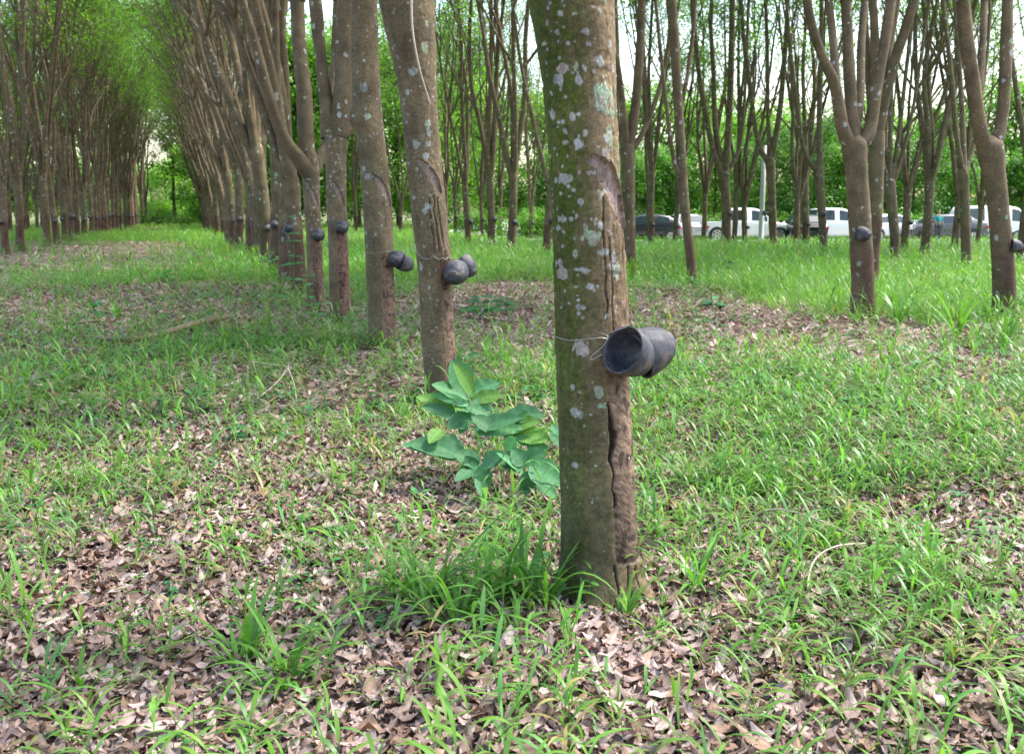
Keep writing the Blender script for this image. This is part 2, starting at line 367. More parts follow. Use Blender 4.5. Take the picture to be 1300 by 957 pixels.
def tuft_t(rng, nb, L0, w, n=6, spread=.6):
    mb = MB()
    for i in range(nb):
        az = rng.uniform(0, 6.28); r = rng.uniform(0, .03)
        el = rng.uniform(1.0, 1.52) if rng.random() < .7 else rng.uniform(.5, 1.1)
        tt, P, sd = leaf_curve(np.array([math.cos(az)*r, math.sin(az)*r, 0]), az, el, L0*rng.uniform(.45, 1.1), rng.uniform(.3, 1.6)*spread*1.4, n)
        W = w*(1-tt**2.2)*rng.uniform(.7, 1.2)*(.75+.5*tt); W[-1] = w*.06
        V, Q = blade_strip(P, W, sd); mb.add(V, Q, rng.uniform(.75, 1.2))
    return np.concatenate(mb.V), np.concatenate(mb.Q), np.concatenate(mb.C)[:, 0]
def broad_leaf(L, W, fold=.25, curl=.5, nx=5, wave=0.0, rng=None, tipw=.05, shape=.75):
    """ovate leaf along +x from the origin, 3 strips wide each side"""
    t = np.linspace(0, 1, nx); s = np.linspace(-1, 1, 5)
    w = W*np.sin(np.pi*np.clip(t**shape, .0, 1))**.8; w[0] = W*.05; w[-1] = W*tipw
    ang = -curl*t; st = L/(nx-1)
    X = np.r_[0, np.cumsum(np.cos(ang[1:]))*st]; Z = np.r_[0, np.cumsum(np.sin(ang[1:]))*st]
    V = np.zeros((nx, 5, 3)); V[..., 0] = X[:, None]; V[..., 1] = w[:, None]*s[None]*math.cos(fold)
    V[..., 2] = Z[:, None] + np.abs(s)[None]*w[:, None]*math.sin(fold)
    if wave and rng: V[..., 2] += wave*W*np.sin(t*rng.uniform(4, 9)+rng.uniform(0, 6))[:, None]*s[None]**2
    S = np.ones((nx, 5)); S[:, 2] = 1.12
    return V.reshape(-1, 3), grid_quads(nx, 5, False), S.ravel()
def litter_t(rng, nx=5):
    L = rng.uniform(.04, .1); V, Q, S = broad_leaf(L, L*rng.uniform(.17, .27), rng.uniform(-.8, .8), rng.uniform(-1.0, 1.6), nx, rng.uniform(0, 1.1), rng, rng.uniform(.1, .4), rng.uniform(.6, .95))
    V[:, 1] += .12*L*math.sin(rng.uniform(-3, 3))*(V[:, 0]/L)**2
    S = S*np.array([.82, 1.05, .72, 1.0, .85]*nx)
    V[:, 0] -= L/2; return V, Q, S*.97
def weed_t(rng, nl, L, h, nx=4):
    mb = MB()
    for i in range(nl):
        V, Q, S = broad_leaf(L*rng.uniform(.5, 1.1), L*rng.uniform(.24, .34), .2, rng.uniform(.1, .7), nx)
        el = rng.uniform(-.1, .6); c, s = math.cos(el), math.sin(el)
        x = V[:, 0]*c - V[:, 2]*s + .02; z = V[:, 0]*s + V[:, 2]*c
        az = rng.uniform(0, 6.28); hh = h*rng.uniform(.3, 1)
        V = np.stack([x*math.cos(az) - V[:, 1]*math.sin(az), x*math.sin(az) + V[:, 1]*math.cos(az), z + hh], -1)
        mb.add(V, Q, rng.uniform(.85, 1.15)*S[:, None])
    V, Q = sweep([(0, 0, 0), (0, 0, h*.5), (0, 0, h)], [.0015, .0012, .001], 4); mb.add(V, Q, .8)
    return np.concatenate(mb.V), np.concatenate(mb.Q), np.concatenate(mb.C)[:, 0]
def gcol(n, rng, base, var=.25, yel=.3):
    b = np.array(base)[None]*(1 + (rng.rand(n, 1)-.5)*2*var)
    y = rng.rand(n, 1)**2*yel
    c = b*(1-y) + y*np.array([[.2, .25, .03]]); k = rng.rand(n, 1); blu = (k > .8)*.45
    c = c*(1-blu) + blu*np.array([[.06, .21, .085]]); dry = (k < .045)*.85
    return c*(1-dry) + dry*np.array([[.34, .25, .12]])
G_GREEN = (.11, .25, .042)
def onroad(x, y): return (y > 37.6)
tr = random.Random(5)
# --- dead leaf litter
mb = MB()
tm_n = [litter_t(tr, 6) for _ in range(26)]; tm_f = [litter_t(tr, 3) for _ in range(10)]
pal = np.array([[.42, .315, .29], [.34, .245, .22], [.5, .41, .39], [.2, .135, .11], [.27, .175, .13], [.45, .36, .345], [.38, .285, .27], [.24, .175, .155], [.3, .2, .15]])
for (N, y0, y1, pw, tms, k, zh) in ((98000, 1.35, 6, 1.7, tm_n, .8, .028), (60000, 5.6, 16, 1.3, tm_f, 1.25, .02), (20000, 16, 40, 1.0, tm_f, 2.0, .02)):
    x, y = scatter(N, y0, y1, pw, RS)
    keep = RS.rand(N) > (gdens(x, y)-.5)*.8*sstep(5, 12, y); x, y = x[keep], y[keep]
    n = len(x); c = pal[RS.randint(0, len(pal), n)]*(np.array([[.76, .72, .66]])+.5*RS.rand(n, 1))
    ti = RS.randint(0, len(tms), n)
    z = gz(x, y) + RS.rand(n)*zh
    for q, t in enumerate(tms):
        s = ti == q; m_ = s.sum()
        stamp(mb, t, x[s], y[s], z[s], RS.rand(m_)*6.28, k*(.4+.95*RS.rand(m_)**1.2), c[s], RS.randn(m_)*.2, RS.randn(m_)*.18)
tag(mb.build('leaf_litter', M['litter']), 'pinkish brown dead leaves lying thick over the plantation floor', 'leaf litter', kind='stuff')
# --- grass shoots (short bamboo-like grass)
mb = MB()
sh_n = [shoot_t(tr, tr.uniform(.04, .17), tr.randint(3, 6), .125, .0046, 7) for _ in range(60)]
sh_t = [shoot_t(tr, tr.uniform(.16, .3), tr.randint(5, 8), .14, .005, 7) for _ in range(12)]
sh_f = [shoot_t(tr, tr.uniform(.06, .2), 5, .13, .006, 3) for _ in range(16)]
for (N, y0, y1, pw, tms, k, ff) in ((5000, 1.35, 4.4, 1.9, sh_n, .88, .9), (420, 1.4, 5, 1.9, sh_t, .9, .8), (10500, 4.0, 9, 1.6, sh_n, 1.02, 1.0), (900, 4, 9, 1.6, sh_t, .95, 1), (20000, 8.6, 18, 1.3, sh_f, 1.15, 1), (22000, 17, 49, 1.0, sh_f, 1.7, 1)):
    x, y = scatter(N, y0, y1, pw, RS)
    keep = (RS.rand(N) < gdens(x, y)*ff) & ((y < 47) | (x < -3)); x, y = x[keep], y[keep]; n = len(x)
    c = gcol(n, RS, G_GREEN); ti = RS.randint(0, len(tms), n)
    for q, t in enumerate(tms):
        s = ti == q; m_ = s.sum(); stamp(mb, t, x[s], y[s], gz(x[s], y[s]), RS.rand(m_)*6.28, k*(.45+.95*RS.rand(m_)), c[s])
tag(mb.build('grass', M['grass']), 'short fresh green grass shoots growing through the dead leaves', 'grass', kind='stuff')
# --- taller, finer meadow grass in the grove on the right and in the far clearing
mb = MB()
tf_ = [tuft_t(tr, 12, .42, .0038, 5) for _ in range(14)]; tff = [tuft_t(tr, 8, .42, .0075, 4) for _ in range(8)]
def tallmask(x, y): return np.clip(sstep(2.8, 4.4, x)*sstep(9.6, 11.8, y) + sstep(15.5, 18.5, y)*sstep(-6.5, -3.0, x+(y-16)*.38) + .9*sstep(36, 44, y), 0, 1)
for (N, y0, y1, pw, tms, k) in ((7000, 9, 19, 1.3, tf_, 1.0), (18000, 18, 47, 1.3, tff, 1.0), (5000, 41, 47.2, 1.0, tff, 1.35), (14000, 47, 95, 1.1, tff, 1.3)):
    x, y = scatter(N, y0, y1, pw, RS, .6)
    ro = (y > 47.4) & (x > -4)
    keep = (RS.rand(N) < tallmask(x, y)*(.35+1.1*fbm(x*.7, y*.7))) & ~ro; x, y = x[keep], y[keep]; n = len(x)
    c = gcol(n, RS, (.15, .3, .045), .25, .45); ti = RS.randint(0, len(tms), n)
    for q, t in enumerate(tms):
        s = ti == q; m_ = s.sum(); stamp(mb, t, x[s], y[s], gz(x[s], y[s]), RS.rand(m_)*6.28, k*(.5+.65*RS.rand(m_)), c[s])
tag(mb.build('tall_grass', M['grass']), 'taller pale green grass under the grove and in the far clearing', 'tall grass', kind='stuff')
# --- low broadleaf weeds
mb = MB()
wt = [weed_t(tr, tr.randint(5, 9), .045, tr.uniform(.03, .1)) for _ in range(12)]
for (N, y0, y1, pw, k) in ((900, 1.5, 6, 1.8, .8), (5000, 5.5, 16, 1.5, 1.3), (1500, 15, 36, 1.1, 2)):
    x, y = scatter(N, y0, y1, pw, RS); keep = (RS.rand(N) < (gdens(x, y)+.15)*sstep(.4, .6, fbm(x*.9+30, y*.9, 0, 2))); x, y = x[keep], y[keep]; n = len(x)
    c = gcol(n, RS, (.07, .2, .07), .2, .15); ti = RS.randint(0, len(wt), n)
    for q, t in enumerate(wt):
        s = ti == q; m_ = s.sum(); stamp(mb, t, x[s], y[s], gz(x[s], y[s]), RS.rand(m_)*6.28, k*(.6+.8*RS.rand(m_)), c[s])
tag(mb.build('ground_weeds', M['weed']), 'low round leaved weeds scattered among the grass', 'weeds', kind='stuff')

# ------------------------------------------------------------------ rubber trees
BARK = np.array([.142, .105, .064]); PANEL = np.array([.1, .058, .042])
def grow(P0, d, L, r0, rng, lvl, tubes, tips, bias=(0, 0), zmax=13):
    n = max(5, int(L/.55)); P = [np.array(P0, float)]; d = np.array(d, float); d /= np.linalg.norm(d)
    wob = .10 + .06*lvl
    for i in range(n):
        d = d + np.array([rng.gauss(0, wob)*.5 + bias[0]*.02, rng.gauss(0, wob)*.5 + bias[1]*.02, .05 if lvl == 0 else .06]); d /= np.linalg.norm(d)
        P.append(P[-1] + d*L/n)
    P = np.array(P); t = np.linspace(0, 1, len(P)); Rr = r0*(1 - .8*t**.9)
    if lvl == 0: Rr = r0*(1-.82*t) + r0*.18*np.exp(-t*14)
    tubes.append((P, Rr, lvl))
    if lvl == 0: nb = rng.randint(5, 7)
    elif lvl == 1: nb = rng.randint(3, 5)
    else: nb = 0
    for q in range(nb):
        tt = rng.uniform(.22 if lvl == 0 else .3, .97); k = int(tt*n); k = min(k, n-1)
        base = P[k]; az = rng.uniform(0, 6.28); dd = P[k+1]-P[k]; dd /= np.linalg.norm(dd)
        sd = np.array([math.cos(az), math.sin(az), rng.uniform(-.05, .4)])
        nd = dd*.75 + sd*rng.uniform(.4, .8)
        grow(base, nd, L*(1-tt*.6)*rng.uniform(.35, .6), Rr[k]*.6, rng, lvl+1, tubes, tips, bias)
    if lvl >= 1:
        for k in range(len(P)//2, len(P)):
            if P[k][2] > 8.2 or rng.random() < .05: tips.append(P[k])
        for q in range(5 if lvl == 2 else 4):
            k = rng.randint(len(P)//2, len(P)-1); a = rng.uniform(0, 6.28); l = rng.uniform(.3, .8)
            e = P[k] + np.array([math.cos(a)*l, math.sin(a)*l, rng.uniform(-.3, .35)])
            tubes.append((np.array([P[k], (P[k]+e)/2+np.array([0, 0, .06]), e]), np.array([.008, .006, .004]), 3))
            if e[2] > 8.0 or rng.random() < .07: tips.append(e)
def tree_mesh(tubes, base_ns=14, zpanel=.92, seed=0, fine=False):
    mb = MB(); A = []
    for (P, Rr, lvl) in tubes:
        ns = {-1: base_ns, 0: 9, 1: 6, 2: 5, 3: 3}[lvl]
        V, Q = sweep(P, Rr, ns, .10 if lvl < 1 else .05 if lvl < 2 else 0, seed+len(A))
        n = len(V); c = BARK[None]*.88*(.8 + .5*fbm(V[:, 0]*7+seed, V[:, 1]*7, V[:, 2]*2.5, 3))[:, None]
        if lvl > 0: c = c*.95 + .05*np.array([.22, .2, .17])
        a = np.ones(n) * (1 if lvl < 1 else .6)
        if lvl == -1:
            zz = V[:, 2] + (fbm(V[:, 0]*12, V[:, 1]*12, seed, 2)-.5)*.16
            ct = P[np.abs(P[None, :, 2]-V[:, None, 2]).argmin(1)]; sx = (V[:, 0]-ct[:, 0]+.02)/(np.interp(V[:, 2], P[:, 2], Rr)+1e-6)
            pm = (1-sstep(zpanel-.015, zpanel+.015, zz))*(.35+.65*sstep(-.25, .1, sx+(fbm(V[:, 2]*5, seed, 1, 2)-.5)*.8))
            c = c*(1-pm[:, None]) + pm[:, None]*PANEL[None]*(.7+.6*fbm(V[:, 0]*9, V[:, 1]*9, V[:, 2]*16, 3))[:, None]
            a *= 1-.8*pm
        mb.add(V, Q, c); A.append(a)
    return np.concatenate(mb.V), np.concatenate(mb.Q), np.concatenate([np.concatenate(mb.C), np.concatenate(A)[:, None]], 1)
def crown_mesh(tips, rng, per=8, L=.15, base=(.12, .25, .035), droop=.5, keep=1.0, spread=.22):
    T = np.array(tips); T = T[rng.rand(len(T)) < keep]; n = len(T)*per
    C = np.repeat(T, per, 0) + rng.randn(n, 3)*spread*np.array([1, 1, .8])
    az = rng.rand(n)*6.28; el = -droop + rng.randn(n)*.45; l = L*(.6+.7*rng.rand(n))
    d = np.stack([np.cos(az)*np.cos(el), np.sin(az)*np.cos(el), np.sin(el)], -1)
    roll = rng.randn(n)*.5
    s = np.stack([-np.sin(az), np.cos(az), 0*az], -1); u = np.cross(s, d); s2 = s*np.cos(roll)[:, None] + u*np.sin(roll)[:, None]; u2 = np.cross(s2, d)
    w = (l*.24)[:, None]; l = l[:, None]
    V = np.stack([C, C+d*l*.5-s2*w+u2*w*.3, C+d*l, C+d*l*.5+s2*w+u2*w*.3], 1).reshape(-1, 3)
    Q = np.arange(n*4).reshape(-1, 4)
    cl = np.repeat(rng.rand(len(T)), per)
    c = np.array(base)[None]*(.65+.5*cl[:, None]+.3*rng.rand(n, 1)); yy = (rng.rand(n, 1)**3)*.5
    c = c*(1-yy) + yy*np.array([[.2, .26, .03]])
    return V, Q, np.repeat(c, 4, 0)
NTREE = 0
def build_tree(root, tubes, tips, seed, zpanel=.92, extra=None, per=8, keep=1.0, bmat='bark'):
    V, Q, c = tree_mesh(tubes, 16, zpanel, seed)
    tk = mkobj('trunk', V, Q, M[bmat], root, c)
    V, Q, c = crown_mesh(tips, np.random.RandomState(seed+1), per, keep=keep); cr_ = mkobj('crown', V, Q, M['leaf'], root, c)
    return tk
def generic(seed, hf, r, nl, bias=(0, 0), spread=.32):
    rng = random.Random(seed); tubes = []; tips = []
    lean = (rng.uniform(-.05, .05), rng.uniform(-.05, .05))
    zz = np.array([-.12, 0, .1, .3, .5, .7, .9, .94, 1.1, 1.4, hf-.35, hf-.15, hf, hf+.08, hf+.12])
    P = np.stack([lean[0]*zz + .02*np.sin(zz*2+seed), lean[1]*zz, zz], -1)
    Rr = r*np.array([1.5, 1.25, 1.1, 1.0, .95, .99, .95, 1.04, .98, .94, .98, 1.0, .8, .5, .15])
    tubes.append((P, Rr, -1)); top = P[-1]
    a0 = rng.uniform(0, 6.28)
    for q in range(nl):
        az = a0 + q*6.28/nl + rng.uniform(-.4, .4); s = spread*rng.uniform(.5, 1.25)
        grow(top - np.array([0, 0, rng.uniform(.25, .5)]), (math.cos(az)*s+bias[0], math.sin(az)*s+bias[1], 1), rng.uniform(10.5, 13), r*rng.uniform(.5, .7), rng, 0, tubes, tips, bias)
    return tubes, tips
# --- the cup: a round dark bowl with a foot ring, opening along +Z in its own frame
def cup_mesh():
    pr = [(.0, -.062), (.026, -.062), (.03, -.064), (.033, -.06), (.036, -.055), (.047, -.049), (.058, -.038), (.067, -.022), (.074, -.002), (.079, .018), (.082, .036), (.083, .054), (.083, .062),
          (.085, .066), (.084, .070), (.079, .070), (.077, .060), (.076, .03), (.069, .0), (.058, -.024), (.042, -.038), (.02, -.045), (0, -.046)]
    pr = np.array(pr); ns = 36; th = np.linspace(0, 2*np.pi, ns, endpoint=False)
    V = np.stack([pr[:, 0][:, None]*np.cos(th), pr[:, 0][:, None]*np.sin(th), pr[:, 1][:, None]+0*th], -1).reshape(-1, 3)
    m = mkobj('latex_cup', V, grid_quads(len(pr), ns), M['cup']); return m
cup0 = cup_mesh(); cup_used = False
def place_cup(loc, mouth, label, group, sc=1.0):
    """mouth: direction the opening faces"""
    global cup_used
    import mathutils
    o = cup0 if not cup_used else cup0.copy()
    if cup_used: COL.objects.link(o)
    cup_used = True
    o.location = loc; o.scale = (sc, sc, sc)
    o.rotation_euler = mathutils.Vector(mouth).to_track_quat('Z', 'Y').to_euler()
    return tag(o, label, 'latex cup', group)
CUPG = 'latex cups wired to the rubber trees'
TREEG = 'rubber trees of the plantation'

# --- detailed front trunks
def hires_trunk(name, edges, Y, dz, nphi, seed, feats, root, ztop, radius_scale=1.0, dome=False):
    """edges: (py, xl, xr). returns mesh object + param functions"""
    E = np.array(edges, float); zz = []; xc = []; rr = []
    for (py, xl, xr) in E:
        a = atY(xl, py, Y); b = atY(xr, py, Y); zz.append(a[2]); xc.append((a[0]+b[0])/2); rr.append((b[0]-a[0])/2)
    zz = np.array(zz); o = np.argsort(zz); zz = zz[o]; xc = np.array(xc)[o]; rr = np.array(rr)[o]
    z = np.arange(-.06, ztop, dz); X = np.interp(z, zz, xc); Rr = np.interp(z, zz, rr)
    k = max(3, int(.05/dz)); ker = np.ones(k)/k
    X = np.convolve(np.pad(X, k, 'edge'), ker, 'same')[k:-k]; Rr = np.convolve(np.pad(Rr, k, 'edge'), ker, 'same')[k:-k]
    phi = np.linspace(-np.pi, np.pi, nphi, endpoint=False)
    PH, Z = np.meshgrid(phi, z); Rg = np.repeat(Rr[:, None], nphi, 1); Xg = np.repeat(X[:, None], nphi, 1)
    cx, cy = np.sin(PH), -np.cos(PH)
    s = seed*3.1
    big = fbm(cx*1.2+s, cy*1.2+s, Z*2.2, 3)-.5
    mid = fbm(cx*4+s, cy*4, Z*14, 4)-.5
    fin = fbm(cx*16+s, cy*16, Z*42, 3)-.5
    disp = .016*big + .006*mid + .0028*fin
    disp -= .0012*sstep(.66, .8, fbm(cx*9+s, cy*9, Z*3.5, 2))          # shallow vertical furrows
    disp -= .0025*sstep(.66, .74, fbm(cx*1.6+3, cy*1.6+s, Z*26, 2))    # ring lines
    f1 = fbm(cx*5+s, cy*5+2, Z*9, 4); f2 = fbm(cx*22, cy*22+s, Z*150, 3); f3 = fbm(cx*2+7, cy*2+s, Z*3, 3)
    C = BARK[None, None]*(.72+.5*f1+.5*(f2-.4))[..., None]
    C = C*(1-.35*sstep(.5, .7, f3))[..., None] + np.array([.16, .125, .085])*(.35*sstep(.5, .7, f3))[..., None]
    A = np.zeros_like(Z)
    def loc(px, py):
        p = atY(px, py, Y); x0 = np.interp(p[2], z, X); r0 = np.interp(p[2], z, Rr)
        u = max(-.97, min(.97, (p[0]-x0)/r0)); return math.asin(u), p[2], r0
    disp, C = feats(PH, Z, Rg, disp, C, loc, f1, f2, mid, Y)
    RR = (Rg + disp)*radius_scale
    if dome:
        RR = RR*np.sqrt(np.clip(1-(np.clip(Z-(ztop-.26), 0, 1)/.265)**2, .0, 1))
    V = np.stack([Xg + RR*np.sin(PH) - X[0]*0, Y - RR*np.cos(PH), Z], -1)
    return V.reshape(-1, 3), grid_quads(len(z), nphi), np.concatenate([np.clip(C, 0, 1).reshape(-1, 3), A.reshape(-1, 1)], 1), (z, X, Rr), loc
def lichen(PH, Z, Rg, C, disp, loc, spots, Y, sd=0):
    k = ray(650, 268)[1]; ppm = FPX/ (Y/cp) * 1.0
    wob = fbm(np.sin(PH)*9+sd, np.cos(PH)*9, Z*30, 3)-.5
    for (px, py, rx, ry, kind) in spots:
        p0, z0, r0 = loc(px, py)
        dx = (PH-p0)*r0*ppm/max(rx, .5); dy = (Z-z0)*ppm/max(ry, .5)
        q = np.sqrt(dx*dx+dy*dy)/1.12 + wob*2.1
        m = 1-sstep(.86, 1.02, q)
        if kind == 'g': col = np.array([.36, .37, .36])
        elif kind == 'p': col = np.array([.38, .33, .31])
        else: col = np.array([.24, .35, .23])
        cc = col[None, None]*(.85+.3*wob[..., None])
        if kind == 'm':
            inner = (q < .5)[..., None]; cc = np.where(inner, np.array([.3, .3, .25]), cc); rim = ((q > .8))[..., None]; cc = np.where(rim, np.array([.36, .46, .35]), cc)
        al = m*(.8 + .2*(wob > -.1)); C = C*(1-al[..., None]) + cc*al[..., None]; disp = disp + m*.0008
    return C, disp
def speckle(n, xl, xr, y0, y1, rng, r0=.8, r1=2.6):
    return [(rng.uniform(xl, xr), rng.uniform(y0, y1), rng.uniform(r0, r1), rng.uniform(r0, r1), rng.choice('gggpm' if rng.random() < .5 else 'gp')) for _ in range(n)]
def blend(C, m, col): return C*(1-m[..., None]) + np.asarray(col)*m[..., None] if np.ndim(col) < 3 else C*(1-m[..., None]) + col*m[..., None]
def panel_feature(PH, Z, disp, C, p0, p1, z0, z1, col, dep=.009, s=0, sl=.12, edge=.02):
    zt = Z + sl*(PH-p0)*.15; wv = (fbm(PH*6+s, Z*9, 3.3, 2)-.5)
    m = sstep(p0-edge, p0+edge, PH+wv*.06)*(1-sstep(p1-.05, p1+.05, PH))*sstep(z0-.006, z0+.004, zt+wv*.012)*(1-sstep(z1-.03, z1+.03, zt+wv*.06))
    rid = fbm(PH*2.5+s, (Z + sl*(PH-p0)*.4)*95, 1.7, 3); rid2 = fbm(PH*9+s, (Z+sl*(PH-p0))*200, 4, 2); blo = fbm(PH*3+s, Z*10, 8, 3)
    disp = disp*(1-.85*m) - m*dep + m*(.0035*(rid-.5)+.002*(rid2-.5)+.002*(blo-.5))
    c = np.asarray(col)[None, None]*(.3+1.25*rid+.5*(rid2-.4)+.5*(blo-.4))[..., None]
    dk = sstep(.58, .68, fbm(PH*5+s, Z*22, 5, 3))[..., None]
    c = c*(1-.6*dk); c = c + sstep(.66, .78, rid*.5+blo*.5)[..., None]*np.array([.08, .055, .035])
    return disp, blend(C, m, c), m
def scar_feature(PH, Z, disp, C, a, b, wid, s, depth=.012):
    """a diagonal tapping cut from a=(phi,z) down to b, lens shaped"""
    (pa, za), (pb, zb) = a, b
    t = np.clip(((PH-pa)*(pb-pa)*.02 + (Z-za)*(zb-za))/((pb-pa)**2*.02+(zb-za)**2), 0, 1)
    pc = pa + (pb-pa)*t**.75; zc = za + (zb-za)*t
    w = wid*np.sin(np.pi*np.clip(t*.96+.03, 0, 1))**.6
    d = (PH-pc) + (fbm(Z*40, PH*6, s, 2)-.5)*.12
    inn = sstep(-w, -w*.8, d)*(1-sstep(w*.6, w*.75, d))*(t > 0)*(t < 1)
    inn = inn*(Z < za+.01)*(Z > zb-.01)
    lip = np.exp(-((d-w*.85)/.05)**2)*(t > 0)*(t < 1)*(Z < za+.005)*(Z > zb)
    rg = fbm(PH*22+s, Z*26, 2, 3)
    disp = disp - inn*depth*(.5+rg*.8) + lip*.009
    C = blend(C, inn, np.array([.27, .2, .175])[None, None]*(.3+1.3*rg)[..., None]); C = C*(1-.45*lip[..., None])
    return disp, C
rl = random.Random(21)
# T1 ---------------------------------------------------------------------------
B1 = gnd(762, 752); Y1 = B1[1]
E1 = [(-60, 655, 777), (0, 668, 781), (60, 680, 782), (100, 687, 783), (200, 697, 786), (300, 702, 791), (400, 705, 796), (500, 708, 801), (600, 711, 806), (690, 712, 811), (725, 711, 816), (745, 709, 822), (765, 705, 830), (790, 700, 838)]
SP1 = [(757,83,6,6,'g'),(711,94,8,5,'p'),(709,107,7,6,'g'),(731,108,6,8,'g'),(760,128,10,15,'m'),(773,132,4,19,'m'),(700,148,4,5,'g'),(724,153,3,4,'g'),(731,150,2,2,'g'),(740,173,4,4,'p'),
 (770,173,6,9,'m'),(765,179,4,5,'g'),(732,186,7,7,'g'),(717,184,5,2,'p'),(763,195,5,4,'p'),(714,228,10,5,'g'),(705,230,3,3,'g'),(725,242,3,3,'m'),(735,257,5,3,'g'),(712,278,8,4,'g'),(723,278,5,4,'g'),
 (758,284,8,6,'g'),(708,289,5,3,'g'),(740,288,3,3,'m'),(748,300,9,8,'m'),(764,318,7,6,'g'),(775,325,4,6,'g'),(728,320,4,4,'m'),(770,335,6,6,'p'),(779,343,5,8,'m'),(709,332,7,5,'p'),(713,345,8,7,'p'),
 (736,340,8,3,'g'),(747,360,4,3,'g'),(735,386,5,3,'g'),(734,436,11,8,'p'),(757,490,6,8,'m'),(760,505,4,4,'m'),(725,484,4,4,'g'),(728,516,6,5,'g'),(728,580,4,3,'g'),(738,50,4,3,'g'),(727,29,3,3,'m'),(740,50,3,4,'g'),
 (720,10,4,3,'g'),(772,62,3,4,'g'),(690,62,4,3,'g'),(704,50,3,3,'g'),(709,28,3,3,'g'),(776,90,3,5,'g'),(738,95,3,3,'g'),(728,92,4,4,'m'),(750,20,3,2,'p')]
SP1 += speckle(150, 690, 795, 0, 400, rl) + speckle(35, 712, 800, 400, 740, rl, .7, 1.8)
def f1_(PH, Z, Rg, disp, C, loc, n1, n2, mid, Y):
    C = blend(C, sstep(-.2, .5, PH)*.5, np.array([.23, .165, .09])[None, None]*(.4+1.2*n2)[..., None])
    ms = 1-sstep(-.3, .35, PH + (n1-.5)*1.8 + (.25*(1-sstep(.9, 1.6, Z))))
    C = blend(C, ms*.95*(.5+.5*sstep(.3, .55, n1)), np.array([.055, .078, .008])[None, None]*(.35+1.3*n2)[..., None])
    oliv = (1-ms)*.4*(1-sstep(-.1, .5, PH)); C = blend(C, oliv, [.095, .085, .04])
    low = (1-sstep(.55, .95, Z))*(1-sstep(.1, .4, PH)); C = blend(C, low*.5, np.array([.1, .09, .045])[None, None]*(.5+n2)[..., None])
    # buttress folds at the foot
    foot = 1-sstep(.0, .22, Z)
    ft = np.exp(-np.clip(Z+.02, 0, 9)/.065); disp = disp + ft*(.022+.028*np.sin(PH*5+1.2+n1*2)+.02*mid)
    C = C*(1-.25*foot[..., None]*sstep(.5, .7, n1)[..., None])
    # vertical dark cracks on the foot below the panel and above
    for (px, y0, y1, w) in ((783, 205, 345, .010), (760, 250, 400, .012), (776, 700, 760, .014), (792, 702, 760, .012), (801, 705, 758, .012), (786, 260, 410, .01), (770, 300, 425, .01)):
        p0, za, _ = loc(px, y0); _, zb, _ = loc(px, y1)
        dd = np.abs(PH-p0 + (fbm(Z*18, 1.3, px, 2)-.5)*.12); mk = (1-sstep(w, w*3.2, dd))*(Z < za)*(Z > zb)
        disp = disp-mk*.006; C = C*(1-.75*mk[..., None])
    p0, zt, _ = loc(766, 428); _, zb, _ = loc(770, 697)
    disp, C, m = panel_feature(PH, Z, disp, C, p0, 2.2, zb, zt, (.165, .112, .08), .004, 1.0, .14)
    C = C*(1-.3*(m*(1-sstep(zb+.15, zb+.3, Z)))[..., None])
    ln = np.exp(-((Z-zb+.012+.018*(PH-p0)*.15)/.0035)**2)*(PH > p0)*(PH < 2); C = blend(C, np.clip(ln, 0, 1)*.7, [.3, .23, .17])
    # regrown rough bark above the panel
    pu, zu, _ = loc(768, 285)
    up = sstep(pu-.1, pu+.15, PH+(n1-.5)*.4)*(Z > zt)*(1-sstep(zu-.05, zu+.1, Z)); C = blend(C, up*.55, np.array([.14, .095, .062])[None, None]*(.4+1.2*n2)[..., None]); disp = disp + up*(.012*mid)
    red = np.exp(-((PH-p0-.25)/.35)**2 - ((Z-zt-.0)/.05)**2); C = blend(C, np.clip(red, 0, 1)*.7, [.11, .045, .03])
    # the long split at the edge of the panel
    pc, z1, _ = loc(769, 508); _, z2, _ = loc(770, 602); _, zm, _ = loc(769, 545)
    wd = .09*np.exp(-((Z-zm)/.075)**2)+.022; dd = np.abs(PH-pc-.02 + (fbm(Z*22, 2, 2, 2)-.5)*.16)
    mk = (1-sstep(wd*.6, wd*1.1, dd))*(Z < z1+.02)*(Z > z2-.08); disp = disp-mk*.016; C = blend(C, mk*.92, [.018, .012, .008])
    ps, za, _ = loc(744, 203); pe, ze, _ = loc(787, 292)
    disp, C = scar_feature(PH, Z, disp, C, (ps, za), (pe+.2, ze), .26, 3.0, .009)
    C, disp = lichen(PH, Z, Rg, C, disp, loc, SP1, Y, 1)
    return disp, C
